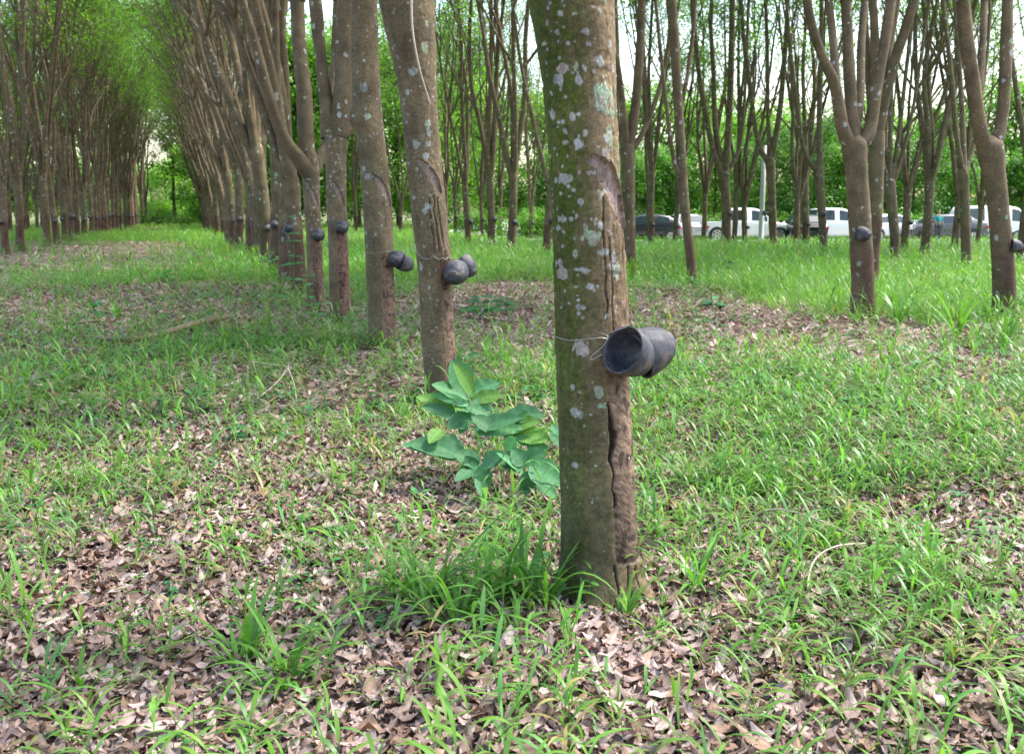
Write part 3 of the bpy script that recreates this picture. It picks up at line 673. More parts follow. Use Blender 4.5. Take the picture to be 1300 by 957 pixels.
# T2 ---------------------------------------------------------------------------
B2 = gnd(561, 508); Y2 = B2[1]
E2 = [(-60, 455, 551), (0, 480, 552), (50, 492, 553), (100, 504, 554), (150, 511, 556), (200, 515, 560), (300, 525, 570), (350, 531, 574), (400, 534, 577), (490, 539, 583), (515, 538, 587)]
def f2_(PH, Z, Rg, disp, C, loc, n1, n2, mid, Y):
    p0, zt, _ = loc(560, 330); _, zb, _ = loc(560, 520)
    C = C*.95; C = blend(C, sstep(.5, .65, n1)*.35*(PH < .1), [.1, .1, .055])
    wr = sstep(.0, .35, PH)*sstep(.95, 1.05, Z)*(1-sstep(1.35, 1.5, Z)); disp = disp+wr*.01*mid
    for pc in (.15, .42, .7):
        dd = np.abs(PH-pc+(fbm(Z*14, pc*9, 1, 2)-.5)*.15); mk = (1-sstep(.02, .06, dd))*(Z > 1.02)*(Z < 1.4); disp = disp-mk*.006; C = C*(1-.6*mk[..., None])
    disp, C, m = panel_feature(PH, Z, disp, C, p0, 2.3, zb, zt, (.165, .105, .075), .010, 2.0, .1)
    bl = np.exp(-((PH-.75)/.5)**2-((Z-zt-.06)/.07)**2); disp = disp+bl*(.012+.02*mid); C = blend(C, np.clip(bl*1.3, 0, 1)*.8, np.array([.2, .13, .09])[None, None]*(.3+1.3*n2)[..., None])
    red = np.exp(-((PH-p0-.25)/.4)**2 - ((Z-zt+.08)/.06)**2); C = blend(C, red*.8, [.12, .04, .028])
    a = loc(529, 204); b = loc(560, 246); disp, C = scar_feature(PH, Z, disp, C, (a[0], a[1]), (b[0]+.1, b[1]), .2, 5.0, .014)
    sp_ = [(536,338,4,5,'g'),(545,262,4,4,'g'),(530,185,4,5,'g'),(541,64,4,5,'m'),(527,95,5,4,'g'),(548,170,4,4,'g'),(546,185,4,3,'g'),(543,200,3,3,'g'),(541,268,3,3,'g'),(528,315,3,5,'g'),(547,500,3,4,'g'),(545,160,4,4,'m'),(520,120,3,3,'g'),(544,35,3,4,'m')] + speckle(90, 492, 565, 0, 330, rl, .5, 2.0) + speckle(25, 534, 558, 330, 490, rl, .5, 1.6)
    C, disp = lichen(PH, Z, Rg, C, disp, loc, sp_, Y, 5)
    return disp, C
B3 = gnd(487, 440); Y3 = B3[1]
E3 = [(-60, 443, 478), (0, 446, 479), (60, 446, 480), (120, 447, 483), (140, 446, 485), (155, 445, 486), (175, 452, 488), (200, 456, 491), (250, 459, 497), (300, 463, 499), (400, 467, 504), (440, 468, 507)]
def f3_(PH, Z, Rg, disp, C, loc, n1, n2, mid, Y):
    p0, zt, _ = loc(486, 322); _, zb, _ = loc(490, 460)
    C = blend(C, sstep(.45, .65, n1)*.3*(PH < .1), [.1, .1, .055])
    disp, C, m = panel_feature(PH, Z, disp, C, p0, 2.3, zb, zt, (.155, .1, .072), .010, 7.0, .1)
    kn = np.exp(-((PH+1.1)/.5)**2-((Z-1.5*0-loc(450, 150)[1])/.07)**2); disp = disp+kn*.03*(.6+mid); C = C*(1-.4*kn[..., None])
    a = loc(474, 222); b = loc(496, 262); disp, C = scar_feature(PH, Z, disp, C, (a[0], a[1]), (b[0]+.1, b[1]), .22, 8.0, .014)
    C, disp = lichen(PH, Z, Rg, C, disp, loc, [(465,113,4,5,'g'),(470,150,4,3,'m'),(469,225,4,3,'g'),(466,295,3,3,'m'),(464,215,3,3,'g')] + speckle(80, 448, 498, 0, 320, rl, .5, 1.7), Y, 9)
    return disp, C
B4 = gnd(433, 411); Y4 = B4[1]
E4 = [(150, 410, 440), (165, 411, 441), (185, 412, 441), (210, 413, 439), (260, 415, 440), (300, 417, 442), (400, 419, 447), (410, 418, 448)]
def f4_(PH, Z, Rg, disp, C, loc, n1, n2, mid, Y):
    p0, zt, _ = loc(429, 285); _, zb, _ = loc(430, 440)
    disp, C, m = panel_feature(PH, Z, disp, C, p0, 2.3, zb, zt, (.14, .08, .06), .010, 11.0, .1)
    a = loc(424, 232); b = loc(437, 262); disp, C = scar_feature(PH, Z, disp, C, (a[0], a[1]), (b[0]+.1, b[1]), .24, 12.0, .014)
    C, disp = lichen(PH, Z, Rg, C, disp, loc, speckle(60, 415, 445, 150, 285, rl, .5, 1.6), Y, 12)
    return disp, C
B5 = gnd(401, 395); Y5 = B5[1]
E5 = [(195, 385, 403), (207, 384, 404), (225, 384, 406), (260, 386, 406), (300, 389, 409), (385, 391, 413), (395, 390, 414)]
def f5_(PH, Z, Rg, disp, C, loc, n1, n2, mid, Y):
    p0, zt, _ = loc(398, 300); _, zb, _ = loc(400, 420)
    disp, C, m = panel_feature(PH, Z, disp, C, p0, 2.3, zb, zt, (.135, .085, .062), .010, 15.0, .1)
    a = loc(392, 236); b = loc(404, 262); disp, C = scar_feature(PH, Z, disp, C, (a[0], a[1]), (b[0]+.1, b[1]), .24, 16.0, .014)
    C, disp = lichen(PH, Z, Rg, C, disp, loc, speckle(50, 384, 410, 200, 300, rl, .5, 1.5), Y, 15)
    return disp, C
def pixlimb(pts, Y, ydrift=0.0, n=14):
    """pts: (px, py, width_px) -> tube points and radii at depth Y, drifting in depth"""
    c = crv(pts, n); P = []; Rr = []
    for i, (px, py, w) in enumerate(c):
        t = i/(n-1); yy = Y + ydrift*t
        P.append(atY(px, py, yy)); Rr.append(w/2*yy/cp/FPX*.97)
    return np.array(P), np.array(Rr)
def extend(P, Rr, rng, tubes, tips, bias=(0, 0), L=None):
    d = P[-1]-P[-3]; d /= np.linalg.norm(d); d[2] = max(d[2], .7)
    L = L or max(4.0, 14-P[-1][2]); grow(P[-1]-d*.02, d, L, Rr[-1], rng, 0, tubes, tips, bias)
def front_tree(idx, B, Y, E, feats, dz, nphi, ztop, limbs, label, bias, grow_main):
    rng = random.Random(100+idx)
    root = empty('rubber_tree', (B[0], B[1], 0))
    tag(root, label, 'rubber tree', TREEG)
    V, Q, C, (z, X, Rr), loc = hires_trunk('trunk', E, Y, dz, nphi, idx, feats, root, ztop, 1.0, not grow_main)
    org = np.array([B[0], B[1], 0])
    tubes = []; tips = []
    if grow_main:
        P = np.array([[X[-2], Y, z[-2]], [X[-1]+(X[-1]-X[-20])*.5, Y, z[-1]+.2]]); tubes.append((P, np.array([Rr[-1]*.98, Rr[-1]*.95]), 0))
        d = P[1]-P[0]; top = P[1]
        for q in range(3):
            az = q*2.1+idx; grow(top-np.array([0, 0, .05]), (math.cos(az)*.25+bias[0], math.sin(az)*.25+bias[1], 1), 8.2, Rr[-1]*.62, rng, 0, tubes, tips, bias)
    for (pts, dr) in limbs:
        P, rr = pixlimb(pts, Y, dr); tubes.append((P, rr, 0)); extend(P, rr, rng, tubes, tips, bias)
    V2, Q2, C2 = tree_mesh(tubes, 12, -9, idx)
    Vt = np.concatenate([V, V2])-org; Qt = np.concatenate([Q, Q2+len(V)]); Ct = np.concatenate([C, C2])
    mkobj('trunk', Vt, Qt, M['bark'], root, Ct)
    v, q, c = crown_mesh(np.array(tips)-org, np.random.RandomState(idx), 7); mkobj('crown', v, q, M['leaf'], root, c)
    return loc, (z, X, Rr)
BL = (-.1, .02)
L1 = front_tree(1, B1, Y1, E1, f1_, .0035, 300, 2.25, [], 'thick mossy trunk in the foreground with grey and mint lichen spots', BL, True)
L2 = front_tree(2, B2, Y2, E2, f2_, .006, 180, 2.9, [([(515, -20, 45), (508, -60, 40), (500, -110, 38)], -.2)], 'leaning trunk behind the big leaved plant, second in the row after the mossy trunk', BL, True)
L3 = front_tree(3, B3, Y3, E3, f3_, .008, 140, 3.45, [], 'straight trunk with a knot on its left and two cups, third in the row', BL, True)
L4 = front_tree(4, B4, Y4, E4, f4_, .011, 110, 2.34, [([(420, 175, 26), (413, 120, 17), (406, 60, 15), (402, 20, 17), (396, -30, 15)], .1), ([(428, 172, 30), (436, 120, 25), (437, 60, 23), (440, 0, 22), (443, -40, 20)], .0), ([(434, 170, 22), (449, 148, 15), (457, 118, 12), (455, 70, 12), (460, 0, 11)], .5)], 'trunk forking low into two upright limbs, fourth in the row from the front', BL, False)
L5 = front_tree(5, B5, Y5, E5, f5_, .012, 90, 2.1, [([(395, 222, 24), (378, 200, 19), (357, 170, 15), (340, 118, 14), (322, 50, 12), (306, 0, 11), (295, -40, 10)], -.6), ([(394, 222, 22), (405, 202, 16), (414, 185, 14), (416, 150, 12), (424, 90, 11), (428, 0, 10)], .9), ([(394, 222, 24), (389, 185, 22), (386, 120, 20), (380, 60, 18), (377, 0, 18)], .35)], 'trunk with one limb sweeping up to the left, fifth in the row from the front', BL, False)

# --- cups and wires on the front trees
ppm1 = FPX/(Y1/cp)
def cup_at(px, py, Y, mouth, label, sc=1.0): return place_cup(atY(px, py, Y), mouth, label, CUPG, sc)
cup_at(806, 452, Y1-.155, (-.68, -.58, .40), 'open dark cup facing left on the mossy foreground trunk', .93)
cup_at(832, 441, Y1-.10, (-.86, -.30, -.36), 'dark cup nested behind the open one on the mossy foreground trunk', .95)
cup_at(577, 348, Y2-.13, (.12, .95, .16), 'scuffed round cup showing its ringed foot, on the second trunk', 1.02)
cup_at(594, 341, Y2+.03, (-.6, .35, .5), 'paler cup tucked behind the ringed foot cup, on the second trunk', .92)
cup_at(502, 329, Y3-.10, (.3, .88, -.1), 'dark round cup with its foot outward, on the third trunk with the knot', 1.0)
cup_at(517, 336, Y3-.04, (-.75, -.3, .38), 'half hidden open cup beside the round one, on the third trunk with the knot', .98)
cup_at(433, 289, Y4-.12, (-.1, .95, .1), 'round dark cup on the fourth trunk, highest of the near cups', .98)
cup_at(403, 299, Y5-.12, (.1, .95, .1), 'round dark cup on the fifth trunk beside the leafy sapling', .98)
def ring_wire(Lx, pxs, Y, name_label, rad=.0016, amp=.0, full=True):
    loc, (z, X, Rr) = Lx; P = []
    pts = [loc(px, py) for (px, py) in pxs]; ph = np.array([p[0] for p in pts]); zz = np.array([p[1] for p in pts])
    g = np.linspace(ph[0], ph[-1], 40) if True else None
    ph_all = np.concatenate([np.linspace(-math.pi, ph[0], 20, endpoint=False), g, np.linspace(ph[-1], math.pi, 20)])
    z_all = np.interp(ph_all, ph, zz) + amp*np.sin(np.clip(ph_all, ph[0], ph[-1])*14)
    for a, b in zip(ph_all, z_all):
        r = np.interp(b, z, Rr)+.009; P.append((np.interp(b, z, X)+r*math.sin(a), Y-r*math.cos(a), b))
    V, Q = sweep(P, np.full(len(P), rad), 6); mb = MB(); mb.add(V, Q)
    return mb, P
mbw, P = ring_wire(L1, [(708, 425), (722, 427), (740, 424), (758, 422), (772, 425)], Y1, '')
for pts in ([(765, 424), (772, 428), (765, 440), (750, 453), (752, 456), (764, 450)], [(772, 425), (786, 418), (800, 414)]):
    W = np.array([atY(x, y, Y1-.165) for x, y in pts]); W[0][1] = W[0][1]+.02
    V, Q = sweep(crv(W, 24), np.full(24, .0014), 6); mbw.add(V, Q)
tag(mbw.build('wire_hanger', M['wire']), 'thin grey wire around the mossy foreground trunk with a loop at the cup', 'wire', 'wires holding the cups')
mbw, P = ring_wire(L2, [(534, 322), (543, 329), (551, 325), (560, 328), (570, 327)], Y2, '', .002, .006)
tag(mbw.build('wire_hanger', M['wire']), 'wavy wire around the second trunk above its ringed cup', 'wire', 'wires holding the cups')
mbw, P = ring_wire(L3, [(466, 320), (480, 321), (497, 318)], Y3, '', .002, .004)
tag(mbw.build('wire_hanger', M['wire']), 'wire around the third trunk with the knot, above its two cups', 'wire', 'wires holding the cups')
# pale dead twig hanging over the second trunk
W = np.array([atY(x, y, Y2-.22+d) for x, y, d in ((521, -40, .02), (522, 0, 0), (524, 40, -.02), (532, 85, -.01), (546, 132, .04))])
V, Q = sweep(crv(W, 30), np.linspace(.009, .0045, 30), 6, .1); mb = MB(); mb.add(V, Q)
tag(mb.build('hanging_twig', M['pale_twig']), 'pale thin dead twig hanging down the second trunk', 'twig')

# --- generic variants, copied
def world_tree(root, tubes, tips, seed, org, zp=.9, per=7):
    V, Q, C = tree_mesh([(P-org, r, l) for P, r, l in tubes], 18, zp, seed); mkobj('trunk', V, Q, M['bark'], root, C)
    v, q, c = crown_mesh(np.array(tips)-org, np.random.RandomState(seed), per); mkobj('crown', v, q, M['leaf'], root, c)
ORD = ['first', 'second', 'third', 'fourth', 'fifth', 'sixth', 'seventh', 'eighth', 'ninth', 'tenth', 'eleventh', 'twelfth', 'thirteenth', 'fourteenth', 'fifteenth', 'sixteenth', 'seventeenth', 'eighteenth', 'nineteenth', 'twentieth', 'twenty-first', 'twenty-second', 'twenty-third', 'twenty-fourth', 'twenty-fifth', 'twenty-sixth', 'twenty-seventh', 'twenty-eighth', 'twenty-ninth', 'thirtieth'] + ['distant']*12
# right-hand trees drawn limb by limb
def shaped(idx, trunk, limbs, label, zp=.95):
    px, py, w = trunk[0]; g = gnd(px, py); Y = g[1]; org = np.array([g[0], g[1], 0]); rng = random.Random(300+idx)
    P, rr = pixlimb(trunk, Y, 0, 12); P = np.vstack([[P[0][0], Y, -.12], P]); rr = np.r_[rr[0]*1.35, rr]; rr[1] *= 1.15; P = np.vstack([P, [P[-1][0], Y, P[-1][2]+.05], [P[-1][0], Y, P[-1][2]+.08]]); rr[-1] *= .8; rr[-2] *= .93; rr = np.r_[rr, rr[-1]*.6, rr[-1]*.15]
    tubes = [(P, rr, -1)]; tips = []
    for (pts, dr) in limbs:
        a, b = pixlimb(pts, Y, dr); tubes.append((a, b, 0)); extend(a, b, rng, tubes, tips)
    root = empty('rubber_tree', (g[0], g[1], 0)); tag(root, label, 'rubber tree', TREEG)
    world_tree(root, tubes, tips, 40+idx, org, zp)
    return g
shaped(1, [(1095, 402, 30), (1095, 350, 28), (1092, 290, 28), (1088, 230, 27), (1085, 190, 31), (1084, 178, 32)],
       [([(1083, 190, 22), (1070, 165, 17), (1060, 110, 14), (1045, 75, 12), (1030, 30, 11), (1022, -20, 10)], -.3), ([(1083, 180, 20), (1080, 130, 16), (1077, 70, 14), (1074, 0, 13)], .3),
        ([(1087, 188, 22), (1104, 165, 17), (1112, 110, 15), (1122, 60, 13), (1132, -10, 12)], .2), ([(1061, 110, 12), (1058, 60, 10), (1052, 0, 9)], .3), ([(1084, 180, 14), (1092, 120, 11), (1093, 60, 10), (1098, 0, 9)], .8)],
       'stout dark trunk with a cup, forking into wide spread limbs in the right grove')
shaped(2, [(1276, 406, 29), (1274, 350, 27), (1270, 290, 26), (1264, 230, 26), (1257, 190, 32), (1255, 180, 32)],
       [([(1254, 192, 22), (1244, 165, 18), (1234, 100, 18), (1226, 40, 17), (1220, -20, 15)], -.3), ([(1258, 190, 18), (1270, 165, 15), (1276, 100, 15), (1278, 40, 14), (1280, -20, 12)], .2), ([(1240, 140, 12), (1246, 80, 9), (1250, 0, 8)], .6)],
       'stout lichen spotted trunk near the right edge of the picture, forking into two thick limbs')
shaped(3, [(799, 352, 17), (799, 300, 16), (798, 240, 16), (797, 200, 19), (797, 185, 20)],
       [([(796, 190, 10), (788, 110, 8), (778, 50, 8), (770, 0, 7), (768, -30, 7)], -.5), ([(798, 190, 14), (806, 140, 12), (812, 70, 11), (815, 0, 10)], .3), ([(800, 195, 9), (818, 165, 7), (838, 110, 6), (850, 50, 6), (856, 0, 5)], .2), ([(795, 190, 11), (783, 150, 9), (783, 80, 8), (780, 0, 8)], .5)],
       'dark trunk just right of the foreground trunk, limbs splaying from one fork')
shaped(4, [(879, 362, 12), (876, 320, 12), (870, 270, 12), (866, 220, 13), (862, 150, 12), (858, 80, 12), (854, 20, 13), (852, -20, 10)],
       [([(866, 226, 9), (856, 205, 6), (848, 150, 5), (840, 80, 5), (832, 0, 4)], -.3), ([(862, 150, 6), (872, 100, 5), (880, 40, 5), (884, -10, 4)], .4), ([(858, 100, 9), (852, 30, 8), (846, -30, 7)], .3)],
       'slender crooked trunk leaning left, right of the foreground cup')
shaped(5, [(922, 309, 12), (922, 260, 12), (919, 228, 14), (918, 218, 15)],
       [([(917, 222, 9), (905, 190, 7), (895, 140, 7), (887, 90, 6), (880, 20, 5)], -.4), ([(918, 222, 10), (908, 160, 7), (906, 100, 6), (902, 30, 5)], .3), ([(920, 222, 11), (925, 160, 8), (928, 90, 8), (930, 0, 7)], 0), ([(920, 224, 7), (938, 190, 5), (945, 130, 4), (948, 60, 4)], .5)],
       'trunk with a goblet of four limbs and a cup, before the white pickup')
shaped(6, [(982, 314, 10), (980, 260, 10), (978, 212, 12), (977, 200, 12)],
       [([(976, 208, 8), (962, 180, 6), (952, 110, 6), (944, 50, 5), (940, -10, 5)], -.3), ([(978, 206, 8), (975, 150, 5), (974, 70, 5), (972, 0, 4)], .3), ([(979, 206, 8), (990, 140, 7), (996, 70, 6), (1000, 0, 5)], .1)],
       'trunk with three narrow limbs, in the gap between the two white pickups')
shaped(7, [(1046, 322, 10), (1044, 280, 10), (1040, 225, 12), (1039, 212, 12)],
       [([(1038, 218, 8), (1022, 195, 6), (1012, 140, 6), (1004, 70, 5), (998, 0, 4)], -.2), ([(1041, 218, 9), (1040, 150, 7), (1042, 80, 6), (1043, 0, 5)], .2)],
       'trunk with two slim limbs and a cup, just left of the stout forked trunk')
shaped(8, [(1137, 333, 12), (1135, 290, 12), (1130, 240, 14), (1129, 228, 14)],
       [([(1128, 236, 6), (1118, 190, 5), (1112, 140, 5), (1108, 60, 4)], -.4), ([(1129, 236, 8), (1130, 180, 6), (1131, 110, 6), (1132, 0, 5)], 0), ([(1131, 236, 8), (1140, 180, 6), (1148, 110, 5), (1156, 40, 5), (1160, -10, 4)], .3), ([(1132, 238, 7), (1150, 180, 5), (1162, 120, 4), (1175, 30, 4)], .1), ([(1128, 240, 6), (1124, 180, 5), (1128, 100, 4)], .7)],
       'bundle of many thin upright limbs on one low trunk, right of the stout forked trunk')
shaped(9, [(1227, 346, 12), (1226, 300, 12), (1224, 240, 12), (1222, 215, 14)],
       [([(1222, 222, 8), (1214, 170, 6), (1208, 100, 6), (1200, 30, 5)], -.3), ([(1223, 222, 9), (1222, 150, 6), (1216, 60, 6), (1212, 0, 5)], .3), ([(1224, 225, 6), (1237, 180, 5), (1245, 130, 4)], .5)],
       'trunk with a dark lower half and upright limbs, just left of the right edge trunk')
VAR = []
for q in range(9):
    tubes, tips = generic(500+q, 2.0+.14*(q % 5), .118+.006*(q % 4), 3+q % 3, (0, 0), .22); VAR.append((tubes, tips))
for q in range(5):   # variants leaning over the aisle for the centre row
    tubes, tips = generic(700+q, 1.9+.25*q, .135+.006*q, 4+q % 2, (-.15, -.04), .2); VAR.append((tubes, tips))
def variants_root(k):
    tubes, tips = VAR[k]; root = empty('rubber_tree', (0, 0, 0))
    V, Q, C = tree_mesh(tubes, 14, .95, k); mkobj('trunk', V, Q, M['bark'], root, C)
    v, q, c = crown_mesh(np.array(tips), np.random.RandomState(k), 5); mkobj('crown', v, q, M['leaf'], root, c)
    return root
PROTO = [None]*len(VAR)
def put_tree(x, y, k, rz, sc, label):
    if PROTO[k] is None: o = variants_root(k); PROTO[k] = o
    else: o = copy_thing(PROTO[k])
    o.location = (x, y, float(gs(x, y))); o.rotation_euler = (0, 0, rz); o.scale = (sc, sc, sc*rnd.uniform(.95, 1.1))
    tag(o, label, 'rubber tree', TREEG); return o
def side_cup(x, y, sc, label, side=1, zc=None, r=.13):
    a = rnd.uniform(-.5, .35); z = (zc or rnd.uniform(.9, 1.06)); d = r*sc+.05
    place_cup((x+math.sin(.7*side+a)*d, y-math.cos(.7*side+a)*d, z+float(gs(x, y))), (rnd.uniform(-.3, .3), .9, rnd.uniform(-.1, .3)), label, CUPG, rnd.uniform(.98, 1.15))
# small listed trees in the right grove
lst = [(694, 328, 0), (650, 322, 1), (624, 317, 2), (594, 311, 3), (566, 309, 4), (613, 298, 5), (634, 296, 6), (674, 297, 7), (578, 297, 8), (541, 296, 1), (508, 297, 0), (452, 297, 2),
       (826, 311, 4), (857, 303, 6), (893, 301, 2), (946, 303, 5), (1022, 311, 3), (1148, 320, 7), (1212, 320, 1), (1297, 333, 0), (1105, 366, 8), (1014, 303, 6), (1175, 305, 3), (932, 303, 8)]
lst.sort()
nL = sum(1 for a in lst if a[0] < 705); ir = 0; il = 0
for (px, py, k) in lst:
    g = gnd(px, py)
    if px < 705:
        lab = 'slim grove trunk, %s counting leftward from the mossy foreground trunk' % ORD[nL-1-il]; cl = 'small dark cup on the %s slim trunk leftward from the mossy trunk' % ORD[nL-1-il]; il += 1
    else:
        lab = 'slim background trunk, %s such from the left in the right grove' % ORD[ir]; cl = 'small dark cup on the %s slim background trunk of the right grove' % ORD[ir]; ir += 1
    put_tree(g[0], g[1], k, rnd.uniform(-.6, .6), rnd.uniform(.85, 1.1), lab)
    if px not in (893, 932, 1297, 1105): side_cup(g[0], g[1], 1, cl)
for (px, py, Yp, lb) in ((1098, 298, gnd(1095, 402)[1]-.2, 'dark cup on the stout wide spread trunk of the right grove'), (1291, 313, gnd(1276, 406)[1]-.1, 'dark cup jutting right from the trunk near the right edge'),
                     (928, 272, gnd(922, 309)[1]-.2, 'small dark cup on the goblet shaped trunk before the white pickup'), (972, 271, gnd(982, 314)[1]-.2, 'small dark cup left of the trunk between the two pickups'),
                     (1046, 272, gnd(1046, 322)[1]-.2, 'small dark cup on the trunk left of the stout forked one')):
    place_cup(atY(px, py, Yp), (-.55, .8, .15) if px < 1280 else (-.95, .2, .15), lb, CUPG, 1.1 if px < 1280 else 1.0)
# centre row, receding
VPx = 222
dv = ray(VPx, HOR+2); ud = np.array([dv[0], dv[1]]); ud /= np.linalg.norm(ud)
c0 = [(381, 374), (366, 360), (353, 349), (341, 341), (331, 334)]
cpts = [gnd(*p)[:2] for p in c0]
last = np.array(cpts[-1]); 
for q in range(21): last = last + ud*2.3; cpts.append((last[0]+rnd.uniform(-.15, .15), last[1]+rnd.uniform(-.2, .2)))
for i, (x, y) in enumerate(cpts):
    put_tree(x, y, 9 + i % 5, rnd.uniform(-.25, .25), rnd.uniform(.95, 1.12) if i < 8 else rnd.uniform(.85, 1.05), 'brown leaning trunk, %s from the front in the row right of the aisle' % ORD[i+5])
    if i < 14: side_cup(x, y, 1, 'small dark cup on the %s trunk of the row right of the aisle' % ORD[i+5], -.3 if i in (0, 2) else .5)
# left row
g0 = np.array(gnd(10, 322)[:2]); g1 = np.array(gnd(135, 296)[:2])
lpts = [gnd(*p)[:2] for p in ((8, 323), (27, 318), (60, 312), (72, 310), (83, 306), (91, 307), (99, 305), (108, 304), (117, 301))]
last = np.array(lpts[-1]); dl = (g1-g0)/np.linalg.norm(g1-g0)
for q in range(20): last = last + dl*2.0; lpts.append((last[0]+rnd.uniform(-.2, .2), last[1]))
for i, (x, y) in enumerate(lpts):
    put_tree(x, y, i % 9, rnd.uniform(-1, 1), rnd.uniform(.95, 1.12), 'trunk %s from the left edge in the row left of the grassy aisle' % ORD[i])
    if i not in (1, 2): side_cup(x, y, 1, 'small dark cup on the %s trunk of the row left of the aisle' % ORD[i], 1 if i % 2 else -.2)
# rows behind the left row
bl = 0
for rr_ in (1, 2, 3):
    st = np.array(lpts[0]) + np.array([-dl[1], dl[0]])*5.2*rr_
    for q in range(-2, 18):
        p = st + dl*2.7*q + np.array([rnd.uniform(-.3, .3), rnd.uniform(-.3, .3)])
        if abs(p[0])/p[1] > .62: continue
        put_tree(p[0], p[1], rnd.randint(0, 8), rnd.uniform(0, 6.28), rnd.uniform(.85, 1.05), 'dark rubber tree deep in the plantation, behind the row left of the aisle'); bl += 1
# rows at the right, out to the road
pn = np.array([ud[1], -ud[0]])
occ = [gnd(px, py)[:2] for px, py, _ in lst]
for rr_ in (3, 4, 5):
    for q in range(0, 14):
        p = np.array(gnd(1297, 333)[:2]) + pn*6.2*(rr_-3) + ud*3.2*(q-1) + np.array([rnd.uniform(-.4, .4), rnd.uniform(-.4, .4)])
        if rnd.random() < .5 or p[1] > 45 or p[1] < 12 or abs(p[0])/p[1] > .66 or min(math.hypot(p[0]-o[0], p[1]-o[1]) for o in occ) < 1.7: continue
        put_tree(p[0], p[1], rnd.randint(0, 8), rnd.uniform(0, 6.28), rnd.uniform(.8, 1.0), 'slender rubber tree at the back of the right grove near the road')

# ------------------------------------------------------------------ bushy trees beyond
def bushy(seed, h, rad, low, n=7000, L=.26, base=(.045, .12, .02)):
    rng = np.random.RandomState(seed); r2 = random.Random(seed); root = empty('bushy_tree', (0, 0, 0)); mb = MB()
    z = np.linspace(-.1, h*.8, 9); P = np.stack([.1*np.sin(z*.8+seed), .1*np.cos(z*.7), z], -1)
    V, Q = sweep(P, np.linspace(.16, .04, 9), 8, .08); mb.add(V, Q, BARK*.8)
    tips = []
    for q in range(34):
        z0 = r2.uniform(low, h*.82); a = r2.uniform(0, 6.28); t = (z0-low)/(h-low); l = rad*math.sin(math.pi*min(1, .25+.68*t))*r2.uniform(.6, 1.15)
        e = np.array([math.cos(a)*l, math.sin(a)*l, z0+l*r2.uniform(.0, .7)]); s = np.array([0, 0, z0*.9])
        pp = crv([s, (s+e)/2+np.array([0, 0, .3]), e], 6); V, Q = sweep(pp, np.linspace(.05, .01, 6), 4); mb.add(V, Q, BARK*.8)
        for k in range(13): c = pp[r2.randint(2, 5)] + np.array([r2.gauss(0, .45), r2.gauss(0, .45), r2.gauss(0, .4)]); tips.append(c)
    mb.build('trunk', M['bark_fine'], root)
    v, q, c = crown_mesh(tips, rng, max(1, n//len(tips)), L, base, .45, 1, .3); mkobj('crown', v, q, M['bush'], root, c)
    return root
BP = [bushy(900+q, 8.5+q*.9, 2.6+.25*q, .5+.25*(q % 2), 8500, .27, b) for q, b in enumerate([(.075, .21, .028), (.11, .26, .032), (.16, .32, .035), (.07, .19, .03)])]
BP.append(bushy(910, 13, 3.8, 4.2, 9000, .3, (.07, .2, .03)))
BPu = [False]*5
def put_bush(x, y, k, sc, label, group='leafy trees beyond the plantation'):
    o = BP[k] if not BPu[k] else copy_thing(BP[k]); BPu[k] = True
    o.location = (x, y, float(gs(x, y))); o.rotation_euler = (0, 0, rnd.uniform(0, 6.28)); o.scale = (sc, sc, sc*rnd.uniform(.9, 1.1)); tag(o, label, 'leafy tree', group); return o
i = 0
for x in np.arange(2.5, 40, 2.6):
    put_bush(x+rnd.uniform(-.6, .6), 57.5+rnd.uniform(-1.5, 1.5), rnd.choice([0, 0, 1, 3]), rnd.uniform(.62, .82), 'dense dark green tree behind the parked cars, %s from the left' % ORD[i]); i += 1
i = 0
for x in np.arange(-6, 50, 4.2):
    put_bush(x+rnd.uniform(-1, 1), 69+rnd.uniform(-3, 3), rnd.choice([1, 2, 2]), rnd.uniform(1.05, 1.35), 'taller bright green tree rising behind the dark ones past the road'); i += 1
for (px, Yd, k, sc, lab) in ((258, 88, 3, 1.1, 'dark bushy tree at the far end of the aisle'), (270, 80, 2, .95, 'pale green bushy tree at the right of the aisle end'),
                        (140, 100, 2, 1.15, 'tall leafy tree behind the far end of the left row'), (285, 96, 1, 1.3, 'leafy tree behind the far end of the row right of the aisle'), (222, 86, 4, 1.1, 'high crowned tree hanging over the bright opening at the aisle end'), (193, 112, 2, .8, 'pale small tree in the opening at the aisle end, left one'), (212, 106, 2, .7, 'pale small tree in the opening at the aisle end, middle one'), (230, 112, 2, .85, 'pale small tree in the opening at the aisle end, right one'), (374, 66, 1, 1.6, 'tall leafy tree behind the row right of the aisle, seen left of its fifth trunk'), (398, 72, 2, 1.6, 'tall pale leafy tree seen between the fourth and fifth trunks'), (425, 66, 1, 1.5, 'tall leafy tree seen just left of the fourth trunk')):
    g = atY(px, 268, Yd); put_bush(g[0], Yd, k, sc, lab)
i = 0
for x in np.arange(-62, -2, 4.4):
    if -36 < x < -23: continue
    put_bush(x+rnd.uniform(-1, 1), 78+rnd.uniform(-6, 8)+(12 if -36 < x < -26 else 0), rnd.choice([1, 2, 2, 3]), rnd.uniform(1.35, 1.8), 'leafy tree in the far line closing off the plantation')
for x in np.arange(-75, 85, 8):
    ga = -60 < x < -34
    put_bush(x+rnd.uniform(-2, 2), 118+rnd.uniform(-6, 6), 2 if ga else rnd.choice([0, 1, 2]), rnd.uniform(.95, 1.1) if ga else rnd.uniform(1.3, 1.6), 'hazy tree of the farthest tree line')
